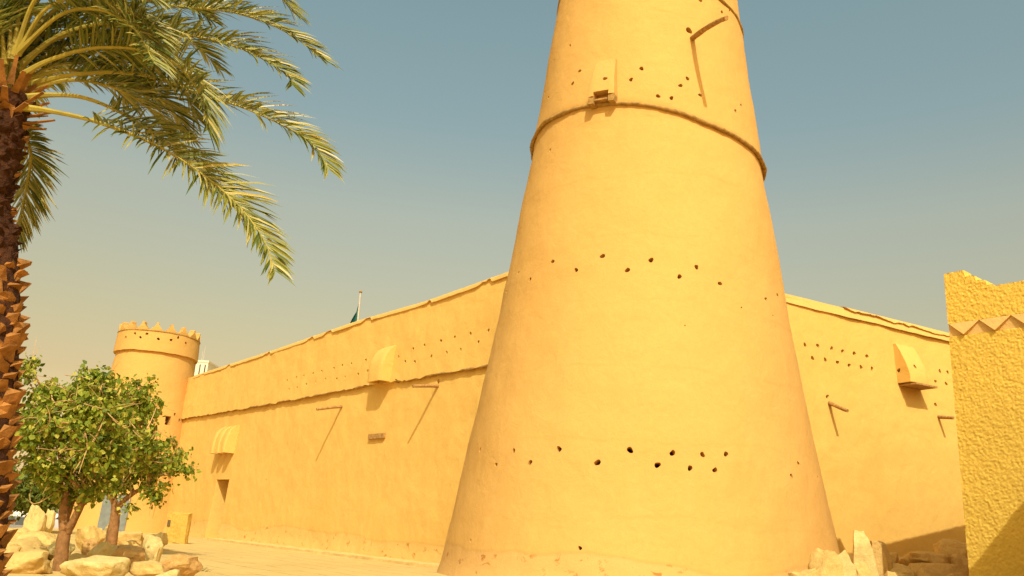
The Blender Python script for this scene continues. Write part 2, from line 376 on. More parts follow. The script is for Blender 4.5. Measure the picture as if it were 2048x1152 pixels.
T_HOLES = [(1105, 523), (1152, 540), (1205, 512, 1.1), (1255, 540, 1.1), (1302, 520, 1.1), (1359, 553), (1393, 534), (1440, 567), (1532, 598), (1555, 590), (1037, 545, .8), (1060, 559), (1013, 583, .8),
  (1483, 615, .4), (1546, 631, .4), (1370, 651, .3), (960, 900, .9), (992, 929, .9), (1027, 902, 1.05), (1060, 925, 1.05), (1118, 898, 1.15), (1195, 925, 1.2), (1260, 900, 1.2), (1315, 930, 1.15), (1345, 906, 1.1), (1380, 936, 1.0), (1405, 909), (1430, 940), (1452, 908),
  (1583, 952, .9), (1597, 927, .9), (1636, 955, .8), (1651, 933, .6), (930, 931, .6), (1160, 1096, .75), (941, 1081, .7),
  (1140, 91, .8), (1108, 120, .7), (1159, 142), (1145, 167), (1089, 185, .8), (1097, 195, .8), (1283, 137, 1.1), (1262, 159), (1316, 192), (1343, 196), (1361, 171), (1375, 157), (1400, 190, .9), (1482, 210, .8), (1471, 222), (1100, 300, .8), (1444, 24), (1459, 21, .7), (1401, 1), (1378, 61, 1.7)]
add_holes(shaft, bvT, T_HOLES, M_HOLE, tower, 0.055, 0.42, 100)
def course_or_shade_strip(zf, rr_, mat, seed, name='course_or_shade_strip'):
    mb = MB(); a = np.linspace(0, 2 * np.pi, 361); path = []
    for k in a[:-1]:
        z = float(zf(math.degrees(k))); R = rad(z) + 0.05
        path.append([XA + R * math.cos(k), YA + R * math.sin(k), z])
    path = np.array(path); n = 8; k = len(path); v = []
    zz = np.stack([np.cos(a[:-1]) * 14, np.sin(a[:-1]) * 14, a[:-1] * 0], -1)
    rv = rr_ * (1 + 0.22 * fbm(zz, seed) + 0.10 * vnoise(zz * 4, seed + 3))
    for i in range(k):
        e = np.array([math.cos(a[i]), math.sin(a[i]), 0])
        for j in range(n):
            b = 2 * math.pi * j / n; v.append(path[i] + e * rv[i] * math.cos(b) + EZ * rv[i] * (0.85 * math.sin(b)))
    f = [(i * n + j, ((i + 1) % k) * n + j, ((i + 1) % k) * n + (j + 1) % n, i * n + (j + 1) % n) for i in range(k) for j in range(n)]
    mb.add(v, f); return mb.build(name, mat, tower, 60)
course_or_shade_strip(band_z, 0.064, M_BAND, 21)
course_or_shade_strip(lambda d: 14.15 + 1.35 * (band_z(d) - 9.86), 0.05, M_BAND, 25)
def chute(name, P0, U, N, w, h, depth, mat, parent, prof=None, legs=0.0, open_w=0.0, taper=0.0, seed=0, openmat=None):
    """hood that grows out of a wall: P0 = middle of its foot on the wall, U along, N outward; open underneath"""
    prof = prof or [(0, 1.0), (0.15, 1.0), (0.35, 0.96), (0.55, 0.86), (0.75, 0.66), (0.9, 0.38), (1.0, 0.0)]
    nu = 9; mb = MB(); rows = []
    for zz, k in prof:
        ww = w * (1 - taper * zz); row = []
        s = np.linspace(-0.5, 0.5, nu)
        for u in s:
            rd = 1 - 0.10 * (abs(u) * 2) ** 6
            row.append(P0 + U * (u * ww) + EZ * (h * zz) + N * (depth * k * rd + 0.012))
        rows.append(row)
    F = np.array(rows); F = F + 0.010 * np.stack([fbm(F * 2.5, seed), fbm(F * 2.5, seed + 5), 0 * F[..., 0]], -1)
    B = np.array([[P0 + U * (u * w * (1 - taper * zz)) + EZ * (h * zz) - N * 0.35 for u in np.linspace(-0.5, 0.5, nu)] for zz, k in prof])
    v, f = solid_sheet(F, B); v = np.array(v)
    o = mesh_obj(name, v, f, mat, parent, smooth=45)
    if open_w:
        c = box8(P0 - U * open_w / 2 - EZ * 0.3 + N * 0.03, U * open_w, N * (depth - 0.10), EZ * (h * 0.22 + 0.3))
        if np.dot(np.cross(U, N), EZ) < 0: c = c[[1, 0, 3, 2, 5, 4, 7, 6]]
        cut(o, [(c, BOXF)])
    return o
# hood with two feet over the band, opening between them
P, Nn = hit(bvT, (1209, 196)); er = np.array([P[0] - XA, P[1] - YA, 0]); er /= np.linalg.norm(er); eu = np.array([-er[1], er[0], 0])
Pc = np.array([XA, YA, 0]) + er * rad(P[2]) + EZ * P[2]
hood = chute('machicolation', Pc - EZ * 0.05, eu, er, 0.68, 1.15, 0.34, M_TOWER, tower, prof=[(0, 1.0), (0.2, 0.88), (0.45, 0.66), (0.7, 0.40), (0.9, 0.18), (1.0, 0.1)], taper=0.25, seed=31)
cut(hood, [(box8(Pc - eu * 0.2 - EZ * 0.4 + er * 0.02, eu * 0.4, EZ * 0.47, er * 0.6)[[0, 3, 2, 1, 4, 7, 6, 5]], [f[::-1] for f in BOXF])])
for s in (-1, 1):
    mesh_obj('corbel', box8(Pc + eu * (s * 0.27 - 0.075) - EZ * 0.24 - er * 0.1, eu * 0.15, EZ * 0.20, er * 0.42)[[0, 3, 2, 1, 4, 7, 6, 5]] , [f[::-1] for f in BOXF], M_BAND, hood)
mesh_obj('sill_board', box8(Pc - eu * 0.2 - EZ * 0.15 + er * 0.0, eu * 0.4, EZ * 0.045, er * 0.27)[[0, 3, 2, 1, 4, 7, 6, 5]], [f[::-1] for f in BOXF], M_WOOD, hood)
add_holes(hood, bvh_of(hood), [(1210, 157)], M_HOLE, hood, 0.06, 0.25, 400)
def beam(root, dirn, L, r, parent, drop=0.0, seed=0, name='waterspout', bend=0.03):
    mb = MB(); rg = random.Random(seed); k = 9; path = []
    x, y = frame(dirn)
    for i in range(k):
        s = -0.3 + (L + 0.3) * i / (k - 1)
        path.append(root + dirn * s + EZ * (drop * max(s, 0) / L) + x * bend * math.sin(s * 2.1 + seed) + y * bend * 0.6 * math.cos(s * 2.7 + seed))
    tube(mb, path, [r * (1.05 - 0.22 * i / (k - 1)) for i in range(k)], 9, 0, 0.10, True, seed)
    return mb.build(name, M_WOOD, parent, 50)
P, Nn = hit(bvT, (1384, 75)); er2 = np.array([P[0] - XA, P[1] - YA, 0]); er2 /= np.linalg.norm(er2)
beam(P, er2, 1.75, 0.068, tower, -0.52, 3)

# ------------------------------------------------------------------ left-hand wall
wall_l = empty('fort_wall', PL + UL * 12, 'long battered mud-plaster fort wall running back from the big tower to the small battlemented tower', 'fort wall')
TA, TB = -4.5, 25.4
tt = np.linspace(TA, TB, 420)
pts = [on_wall(p, 'L') for p in [(370, 838), (560, 806), (745, 771), (787, 766), (795, 765), (880, 750), (972, 733)]]
pts.sort(); lz = np.interp(tt, [p[0] for p in pts], [p[1] for p in pts])
jit = 0.022 * fbm(np.stack([tt * 3.1, tt * 0, tt * 0], -1), 41, 3)
pts = sorted(on_wall(p, 'L') for p in [(1017, 545), (860, 601), (720, 641), (560, 697), (380, 755)]); ztop = np.interp(tt, [p[0] for p in pts], [p[1] for p in pts])
rows = []
for s in np.linspace(0, 1, 62):
    z = (GZ - 0.5) * (1 - s) + (lz + jit) * s
    rows.append((z, 0 * tt + 0.06 * sstep(GZ + 0.5, GZ - 0.2, z)))
for s in np.linspace(0, 1, 30):
    z = (lz + jit * 1.6 - 0.004) * (1 - s) + (ztop - 0.05) * s
    rows.append((z, 0 * tt + 0.125 - 0.06 * s))
Fz = np.array([w[0] for w in rows]); Fo = np.array([w[1] for w in rows]); Ft = np.broadcast_to(tt, Fz.shape)
nn = np.stack([Ft, Fz, 0 * Fz], -1); Fo = Fo + 0.035 * fbm(nn * np.array([0.25, 0.4, 1]), 51) + 0.014 * fbm(nn * 1.3, 52) + 0.006 * vnoise(nn * 5, 53)
front = wall_pt('L', Ft, Fz, Fo)[:, ::-1]; back = wall_pt('L', Ft, Fz, -1.0)[:, ::-1]
v, f = solid_sheet(front, back)
body_l = mesh_obj('wall_body', v, f, M_WALL, wall_l, smooth=38); bvL = bvh_of(body_l)
def off4(p): return (360 + p[0] / 2.88, 560 + p[1] / 2.88)
UPR = [(616, 578), (671, 560), (713, 552), (766, 537), (816, 525), (886, 508), (934, 492), (987, 482), (1070, 460), (1116, 446), (1343, 395), (1408, 376), (1502, 350), (1581, 328), (1673, 308), (1776, 290)]
LWR = [(627, 630), (674, 620), (727, 600), (781, 590), (838, 573), (902, 568), (950, 560), (1025, 541), (1080, 523), (1258, 443), (1297, 470), (1352, 470), (1447, 440), (1535, 418), (1615, 402), (1718, 358)]
L_HOLES = [off4(p) for p in UPR + LWR] + [(*off4((1243, 578)), 1.0), (*off4((1488, 586)), 1.2), (532, 960, .6), (470, 893, .6)]
def niche(t0, t1, z0, z1, depth, out=0.4):
    """cutter box through a wall face"""
    a = wall_pt('L', t0, z0, out); b = wall_pt('L', t1, z0, out); c = wall_pt('L', t1, z1, out); d = wall_pt('L', t0, z1, out)
    N = -NL * (depth + out)
    return np.array([a, b, c, d, a + N, b + N, c + N, d + N]), [tuple(f) for f in BOXF]
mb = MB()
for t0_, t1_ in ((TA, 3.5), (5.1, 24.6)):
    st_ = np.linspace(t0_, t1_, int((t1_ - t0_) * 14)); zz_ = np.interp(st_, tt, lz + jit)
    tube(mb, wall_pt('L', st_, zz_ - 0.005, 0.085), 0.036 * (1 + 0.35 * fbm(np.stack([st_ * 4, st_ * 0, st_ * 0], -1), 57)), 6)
mb.build('course_or_shade_strip', M_BAND, wall_l, 60)  # dark strip added along the ledge to paint in the overhang's shade
door_cut = niche(16.55, 18.1, GZ + 0.0, 1.56, 0.75)
add_holes(body_l, bvL, L_HOLES, M_HOLE, wall_l, 0.058, 0.4, 200, also=[door_cut])
jq = [wall_pt('L', 18.092, z_, o_) for z_, o_ in ((GZ, -0.004), (1.556, -0.004), (1.556, -0.7), (GZ, -0.7))]
mesh_obj('door_reveal', np.array(jq + [q_ + UL * 0.03 for q_ in jq]), BOXF, plaster('sunlit_reveal_plaster', (0.66, 0.43, 0.115), worn=False), wall_l)  # reveal paler than the wall: sunlight on the jamb put into its colour
a = wall_pt('L', 16.55, GZ, -0.70); b = wall_pt('L', 18.1, GZ, -0.70); c = wall_pt('L', 18.1, 1.56, -0.70); d = wall_pt('L', 16.55, 1.56, -0.70)
door = mesh_obj('door', np.array([a, b, c, d, a - NL * .04, b - NL * .04, c - NL * .04, d - NL * .04]), BOXF, M_DARKDOOR, wall_l)
# coping with its ragged dripping lower edge
ct = np.linspace(TA, TB - 1.2, 500); cz = np.interp(ct, tt, ztop)
low = 0.155 + 0.008 * fbm(np.stack([ct * 2.4, ct * 0, ct * 0], -1), 61)
for c0 in (-0.6, 2.6, 6.5, 9.5, 11.0, 15.2, 19.8, 23.3): low = low - 0.12 * sstep(-0.75, -0.6, ct - c0) * sstep(0.2, -0.6, ct - c0) * (1 + 0.6 * vnoise(np.stack([ct * 6, ct * 0, ct * 0], -1), 62))
low = np.clip(low, 0.035, 0.3)
cr_rows = [wall_pt('L', ct, cz - low, 0.02), wall_pt('L', ct, cz - low, 0.105), wall_pt('L', ct, cz - 0.5 * low, 0.095), wall_pt('L', ct, cz, 0.05), wall_pt('L', ct, cz + 0.03, -0.45), wall_pt('L', ct, cz - 0.1, -1.02)]
cf = np.array(cr_rows)[:, ::-1]; cf = cf + NL * (0.010 * fbm(cf * 2, 63))[..., None]
cb = np.array([wall_pt('L', ct, cz - 0.3, -0.1)] * 6)[:, ::-1]
mesh_obj('coping', cf, grid_faces(6, len(ct)), M_TRIM, wall_l, smooth=35)
chute('machicolation', wall_pt('L', 4.2, 4.62), -UL, NL, 0.92, 1.28, 0.52, M_WALL, wall_l, seed=71, open_w=0.62)
b0 = wall_pt('L', 4.75, 2.76, -0.05)
mesh_obj('lintel', box8(b0, -UL * 1.0, NL * 0.14, EZ * 0.16)[[1, 0, 3, 2, 5, 4, 7, 6]], BOXF, M_WOOD, wall_l)
for i, t in enumerate((16.8, 17.5, 18.2)):
    chute('machicolation', wall_pt('L', t, 2.68), -UL, NL, 0.36, 1.25, 0.50, M_WALL, wall_l, seed=80 + i, open_w=0.2)
for i, (rp, L) in enumerate((((685, 813), 1.0), ((876, 773), 0.93))):
    t, z = on_wall(rp, 'L'); beam(wall_pt('L', t, z), NL, L, 0.058, wall_l, (-0.25, -0.13)[i], 11 + i)

# ------------------------------------------------------------------ right-hand wall
wall_r = empty('fort_wall', PR + UR * 8, 'shorter fort wall right of the big tower, ending behind the rough stucco building', 'fort wall')
t2 = np.linspace(-1.5, 16, 260); z2 = np.linspace(GZ - 0.5, 6.72, 110)
T2, Z2 = np.meshgrid(t2, z2); nn = np.stack([T2, Z2, 0 * T2], -1)
O2 = 0.03 * fbm(nn * 0.3, 91) + 0.012 * fbm(nn * 1.3, 92) + 0.005 * vnoise(nn * 5, 93)
front = wall_pt('R', T2, Z2, O2); back = wall_pt('R', T2, Z2, -1.0)
v, f = solid_sheet(front, back); body_r = mesh_obj('wall_body', v, f, M_WALLR, wall_r, smooth=38); bvR = bvh_of(body_r)
def off7(p): return (1500 + p[0] / 3.292, 500 + p[1] / 3.292)
R_HOLES = [off7(p) for p in [(362, 625), (447, 630), (538, 648), (610, 667), (686, 680), (770, 698), (412, 712), (496, 723), (577, 740), (653, 760), (732, 772), (803, 782), (1250, 797), (1302, 805), (1222, 866), (1292, 880), (510, 966), (1222, 1018)]]
add_holes(body_r, bvR, R_HOLES, M_HOLE, wall_r, 0.062, 0.4, 300)
ct = np.linspace(-1.5, 16, 220); cz = np.full_like(ct, 6.83)
wob = 0.012 * fbm(np.stack([ct * 1.2, ct * 0, ct * 0], -1), 95)
rowsc = [wall_pt('R', ct, cz - 0.29 + wob, 0.02), wall_pt('R', ct, cz - 0.29 + wob, 0.075), wall_pt('R', ct, cz - 0.02, 0.0), wall_pt('R', ct, cz, -0.08), wall_pt('R', ct, cz + 0.02, -0.5), wall_pt('R', ct, cz - 0.2, -1.02)]
cf = np.array(rowsc); cf = cf + NR * (0.012 * fbm(cf * 1.6, 96))[..., None]
coping_r = mesh_obj('coping', cf, grid_faces(6, len(ct)), M_TRIM, wall_r, smooth=35)
# the crumbling layer of plaster on the coping's far half
k2 = np.linspace(6.0, 11.5, 160); nz2 = np.stack([k2 * 3, k2 * 0, k2 * 0], -1)
zc = 6.83 - 0.05 - 0.09 * np.clip((k2 - 6) / 5, 0, 1) + 0.035 * fbm(nz2, 97, 4)
rw = [wall_pt('R', k2, zc, 0.0), wall_pt('R', k2, zc, 0.085), wall_pt('R', k2, 6.83 + 0 * zc, 0.035), wall_pt('R', k2, 6.86 + 0 * zc, -0.10), wall_pt('R', k2, 6.8 + 0 * zc, -0.3)]
mesh_obj('plaster_crust', np.array(rw), grid_faces(5, len(k2)), M_TRIM, coping_r, smooth=35)
ch = chute('machicolation', wall_pt('R', 8.40, 4.88), UR, NR, 0.80, 1.18, 0.46, M_WALLR, wall_r, prof=[(0, 1.0), (0.12, 1.0), (0.3, 0.90), (0.5, 0.70), (0.75, 0.38), (0.9, 0.15), (1.0, 0.0)], seed=98, open_w=0.55)
mesh_obj('sill_board', box8(wall_pt('R', 8.06, 4.80), UR * 0.92, NR * 0.56, EZ * 0.05)[[0, 3, 2, 1, 4, 7, 6, 5]], [f[::-1] for f in BOXF], M_WOOD, ch)
for p in ((1797, 741), (1830, 733)):
    pass
add_holes(ch, bvh_of(ch), [(1797, 741), (1830, 733)], M_HOLE, ch, 0.062, 0.22, 420)
for i, (rp, L) in enumerate((((1657, 805), 0.62), ((1876, 833), 0.5))):
    t, z = on_wall(rp, 'R'); beam(wall_pt('R', t, z), NR, L, 0.058, wall_r, (-0.28, -0.09)[i], 15 + i, bend=0.012)

# ------------------------------------------------------------------ the small battlemented corner tower
_d = ray(315, 700); SX, SY = (float(v_) for v_ in _d[:2] / np.hypot(_d[0], _d[1]) * 49.0)
ctw = empty('corner_tower', (SX, SY, GZ), 'small round battlemented corner tower at the far end of the long wall', 'tower')
LEDGE, CROWN = 7.95, 9.0
def srad(z): return np.interp(z, [-2, 0, 4, LEDGE, 10], [3.05, 2.80, 2.38, 1.96, 1.88])
zr = np.concatenate([np.linspace(GZ - 0.6, LEDGE, 60), np.linspace(LEDGE - 0.004, CROWN, 10)]); isup = np.array([0] * 60 + [1] * 10)
a = np.linspace(0, 2 * np.pi, 200, endpoint=False); A, Z = np.meshgrid(a, zr); SUPR = np.broadcast_to(isup[:, None], A.shape)
R = srad(Z) + 0.15 * SUPR - 0.0 * SUPR
q = np.stack([R * np.cos(A), R * np.sin(A), Z], -1); R = R + 0.025 * fbm(q * 0.5, 131) + 0.008 * fbm(q * 2, 132)
Zj = Z + (np.abs(Z - LEDGE) < 0.01) * 0.02 * fbm(q * 2.5, 133)
v = np.stack([SX + R * np.cos(A), SY + R * np.sin(A), Zj], -1).reshape(-1, 3); na = len(a)
f = [tuple(x) for x in grid_faces(len(zr), na, True)] + [tuple(range(na))[::-1], tuple((len(zr) - 1) * na + j for j in range(na))]
sh2 = mesh_obj('shaft', v, f, M_FARTOWER, ctw, smooth=38); bvS = bvh_of(sh2)
def off2(p): return (200 + p[0] / 3.84, 560 + p[1] / 3.84)
S_HOLES = [off2(p) for p in [(197, 440), (268, 410), (310, 440), (360, 412), (448, 452), (547, 460), (602, 442), (660, 485)]] + [(*off2(p), 1.15) for p in [(470, 1027), (575, 1033), (611, 1078)]]
Pw, Nw = hit(bvS, (336, 841)); x, y = frame(Nw); wc = box8(Pw - x * .15 - EZ * .23 - Nw * .5, x * .3, EZ * .46, Nw * .8)
if np.dot(np.cross(x, EZ), Nw) < 0: wc = wc[[1, 0, 3, 2, 5, 4, 7, 6]]
add_holes(sh2, bvS, S_HOLES, M_HOLE, ctw, 0.07, 0.4, 500, also=[(wc, BOXF)])
mesh_obj('window', box8(Pw - x * .15 - EZ * .23 - Nw * .42, x * .3, EZ * .46, Nw * .05), BOXF, M_DARKDOOR, ctw)
# thin roll under the battlements and the stepped merlons
mb = MB(); Rr = float(srad(CROWN)) + 0.15
rp = np.array([[SX + Rr * math.cos(k), SY + Rr * math.sin(k), CROWN] for k in np.linspace(0, 2 * np.pi, 121)]); tube(mb, rp, 0.035, 6, caps=False)
mb.build('course_or_shade_strip', M_BAND, ctw, 60)
NM = 18
for i in range(NM):
    ang = 2 * math.pi * (i + 0.35) / NM; w0 = 2 * math.pi / NM
    hp_ = [(-0.47, 0.0), (-0.47, 0.08), (-0.35, 0.13), (-0.31, 0.23), (-0.20, 0.28), (-0.16, 0.38), (-0.09, 0.43), (-0.075, 0.60), (-0.03, 0.64)]
    prof = hp_ + [(-x_, z_) for x_, z_ in hp_[::-1]]
    vv = []
    for rr_, dz in ((Rr + 0.0, 0), (Rr - 0.30, 0)):
        for s, z in prof:
            k = ang + s * w0; vv.append([SX + rr_ * math.cos(k), SY + rr_ * math.sin(k), CROWN - 0.01 + z * 0.74])
    n = len(prof); F = [tuple(range(n))[::-1], tuple(range(n, 2 * n))] + [(j, (j + 1) % n, n + (j + 1) % n, n + j) for j in range(n)]
    mesh_obj('merlon', vv, F, M_FARTOWER, ctw)
# grey double door low on the left of the small tower
Pd, Nd = hit(bvS, (226, 1036)); Nd = Nd.copy()
xd = np.array([-Nd[1], Nd[0], 0]); xd /= np.linalg.norm(xd); nd = np.array([Nd[0], Nd[1], 0]); nd /= np.linalg.norm(nd)
g0 = Pd * np.array([1, 1, 0]) + EZ * (GZ - 0.05)
dd = MB(); lean = np.array([-nd[0], -nd[1], 0]) * 0.2
for s in (-1, 1):
    dd.add(box8(g0 + xd * (0.02 if s > 0 else -0.62) - nd * 0.25, xd * 0.6, nd * 0.33, EZ * 1.72 + lean)[[1, 0, 3, 2, 5, 4, 7, 6]], BOXF)
dr = dd.build('door', M_DOOR, ctw)

# ------------------------------------------------------------------ rough stucco building at the right edge
dcr = ray(1912, 840); CY = 17.0; Cc = dcr * (CY / dcr[1]); Cc = np.array([Cc[0], Cc[1], 0])
sb = empty('stucco_building', (Cc[0], Cc[1], GZ), 'ochre rough stucco building with stepped corner merlon and triangle frieze at the right edge', 'building')
FB, FT, FH = 4.46, 4.735, 5.385              # frieze bottom, frieze top, parapet top
UB = -UL                                    # along the face, towards the camera
def stucco_sheet(name, s0, s1, z0, z1, P0, U, N, amp, step, mat, thick=0.35, seed=0):
    s = np.linspace(s0, s1, max(3, int((s1 - s0) / step)))
    if step < 0.03: s = np.concatenate([np.arange(s0, s0 + 2.5, 0.0145), np.arange(s0 + 2.5, s1, 0.05), [s1]])
    z = np.linspace(z0, z1, max(3, int((z1 - z0) / step)))
    S_, Z_ = np.meshgrid(s, z); p = P0 + U * S_[..., None] + EZ * Z_[..., None]
    h = 0.35 * vnoise(p * 12, seed) + 0.9 * vnoise(p * np.array([36, 36, 30]), seed + 1) + 0.6 * vnoise(p * 56, seed + 2); h = np.clip(h, -0.7, 0.9)
    edge = np.ones_like(S_)
    Fp = p + N * (amp * h * edge)[..., None]; Bp = p - N * thick
    if np.dot(np.cross(U, EZ), N) < 0: Fp, Bp = Fp[:, ::-1], Bp[:, ::-1]
    v, f = solid_sheet(Fp, Bp); return mesh_obj(name, v, f, mat, sb, smooth=70)
stucco_sheet('wall', 0.0, 6.0, GZ - 0.6, FB, Cc, UB, NL, 0.011, 0.015, M_STUCCO, seed=141)
stucco_sheet('parapet', 0.0, 6.0, FT, FH, Cc, UB, NL, 0.011, 0.015, M_STUCCO, seed=151)
stucco_sheet('end_wall', 0.36, 9.0, GZ - 0.6, FH, Cc - NL * 0.001, -NL, UL, 0.020, 0.12, M_STUCCO, seed=161)
p0 = Cc + EZ * (FB - 0.02) - NL * 0.03
mesh_obj('frieze', box8(p0, UB * 6.0, -NL * 0.3, EZ * (FT - FB + 0.04))[[1, 0, 3, 2, 5, 4, 7, 6]] if np.dot(np.cross(UB, -NL), EZ) < 0 else box8(p0, UB * 6.0, -NL * 0.3, EZ * (FT - FB + 0.04)), BOXF, M_SMOOTH, sb)
for i in range(10):                          # wedges: flush along the top, standing out at the lower point
    s = 0.02 + i * 0.60; H = FT - FB
    a = Cc + UB * s + EZ * (FT - 0.004) + NL * 0.005; b = Cc + UB * (s + 0.60) + EZ * (FT - 0.004) + NL * 0.005; c = Cc + UB * (s + 0.30) + EZ * (FB + 0.0) + NL * 0.065
    k = NL * 0.16
    mesh_obj('frieze_triangle', np.array([a, b, c, a - k, b - k, c - k]), [(0, 1, 2)[::-1], (3, 4, 5), (0, 3, 4, 1)[::-1], (1, 4, 5, 2)[::-1], (2, 5, 3, 0)[::-1]], M_SMOOTH, sb)
def step_merlon(s0, mirror=False, half=True):
    w, st, n = 0.42, 0.20, 3
    pr_ = [(0, 0), (0, 0.46), (w, 0.46)]
    x, z = w, 0.46
    for i in range(n):
        pr_ += [(x + 0.02, z - 0.02), (x + 0.035, z - 0.13)]; z -= 0.135; x += st
        if i < n - 1: pr_ += [(x - 0.02, z + 0.005)]
    pr_ += [(x - 0.05, 0)]
    if not half: pr_ = [(-q[0] + 0, q[1]) for q in pr_[::-1] if q[0] > 0.01] + [q for q in pr_ if q[0] > 0.01]
    top = {}
    smax = w + n * st - 0.05; ss = np.arange(0, smax + 0.001, 0.0145)
    hs = np.where(ss < w, 0.46, 0.46 - 0.135 * (np.floor((ss - w) / st) + 1)) - 0.03 * np.clip(((ss - w) % st) / st, 0, 1) ** 3 * (ss > w); hs = np.maximum(hs, 0.02)
    if not half: ss = np.concatenate([-ss[::-1], ss[1:]]); hs = np.concatenate([hs[::-1], hs[1:]])
    V_ = np.linspace(0, 1, 26)[:, None]; Zm = FH - 0.02 + V_ * hs[None, :]; Sm = np.broadcast_to(s0 + ss, Zm.shape)
    p = Cc + UB * Sm[..., None] + EZ * Zm[..., None]
    h_ = np.clip(0.35 * vnoise(p * 12, 151) + 0.9 * vnoise(p * np.array([36, 36, 30]), 152) + 0.6 * vnoise(p * 56, 153), -0.7, 0.9)
    Fp = p + NL * (0.011 * h_ + 0.002)[..., None]; Bp = p - NL * 0.34
    if np.dot(np.cross(UB, EZ), NL) < 0: Fp, Bp = Fp[:, ::-1], Bp[:, ::-1]
    v, f = solid_sheet(Fp, Bp); return mesh_obj('merlon', v, f, M_STUCCO, sb, smooth=70)
step_merlon(0.0); step_merlon(2.6, half=False); step_merlon(5.0, half=False)
# unseen wing, added past the right edge to throw slanting shade on the face
shade_wing_s, shade_wing_h = 3.6, 4.1
stucco_sheet('shade_wing', 0.0, 5.0, GZ - 0.6, shade_wing_h, Cc + UB * shade_wing_s, NL, -UB, 0.02, 0.15, M_STUCCO, seed=171)

# ------------------------------------------------------------------ flag behind the long wall
fp = at(716, 640, 36.0); ft = at(721, 586, 36.0)
fl = empty('flag_pole', (fp[0], fp[1], GZ), 'white flagpole with a limp teal flag rising behind the long wall', 'flagpole')
M_POLE = plain('pole_paint', (0.46, 0.42, 0.33), 0.4, 0.05, 4, spec=0.4); M_FLAG = plain('flag_cloth', (0.012, 0.10, 0.085), 0.8, 0.25, 5)
mb = MB(); tube(mb, [[fp[0], fp[1], GZ], fp, ft], [0.06, 0.05, 0.04], 10); mb.build('pole', M_POLE, fl, 50)
mb = MB(); tube(mb, [ft + EZ * 0.0, ft + EZ * 0.05, ft + EZ * 0.12], [0.05, 0.08, 0.02], 8); mb.build('finial', M_BAND, fl, 50)
rows = []
for i, s in enumerate(np.linspace(0, 1, 16)):
    row = []
    for j, u in enumerate(np.linspace(0, 1, 12)):
        P = ft + (fp - ft) * (0.22 + 0.95 * s); wd = (0.05 + 0.36 * s ** 0.9) * u
        row.append(P + np.array([-wd, 0.10 * math.sin(u * 9 + s * 3) * u, -0.25 * u * (1 - s) - 0.25 * u]))
    rows.append(row)
rows = np.array(rows); v, f = solid_sheet(rows, rows + np.array([0, 0.008, 0])); mesh_obj('flag', v, f, M_FLAG, fl, smooth=70)

# ------------------------------------------------------------------ far buildings
M_PALE = plain('pale_concrete', (0.62, 0.56, 0.42), 0.8, 0.06, 0.3); M_GLASS = plain('dark_glass', (0.05, 0.05, 0.045), 0.25, 0.2, 1, spec=0.5)
def block(name, label, x0, x1, ytop, Y, depth, floors, cols, win=(0.5, 0.6), cat='building', zb=-4.0, antenna=()):
    a, b = at(x0, ytop, Y), at(x1, ytop, Y); top = (a[2] + b[2]) / 2; W_ = b[0] - a[0]
    o = empty(name, (a[0] + W_ / 2, Y, zb), label, cat)
    mesh_obj('wall', box8((a[0], Y, zb), (W_, 0, 0), (0, depth, 0), (0, 0, top - zb)), BOXF, M_PALE, o)
    mesh_obj('roof', box8((a[0] - .08, Y - .08, top), (W_ + .16, 0, 0), (0, depth + .16, 0), (0, 0, .35)), BOXF, M_PALE, o)
    fh = 3.4; cw = W_ / cols
    for i in range(floors):
        for j in range(cols):
            mesh_obj('window', box8((a[0] + cw * (j + .5 - win[0] / 2), Y - .06, top - fh * (i + 1) + .6), (cw * win[0], 0, 0), (0, .2, 0), (0, 0, fh * win[1])), BOXF, M_GLASS, o)
    for (ax, ay) in antenna:
        p = at(ax, ay, Y + 1); mb = MB(); tube(mb, [[p[0], Y + 1, top], [p[0], Y + 1, p[2]]], [.06, .03], 5); mb.build('antenna', M_POLE, o)
    return o
block('office_block', 'pale distant office block with rooftop antennas peeking out beside the small battlemented tower', 376, 417, 724, 150, 14, 5, 4, (0.22, 0.7), antenna=((411, 691), (406, 702)))
block('low_building', 'low pale building far across the street at the left edge', -260, 150, 1002, 135, 10, 1, 9, (0.5, 0.5), zb=-3.2)

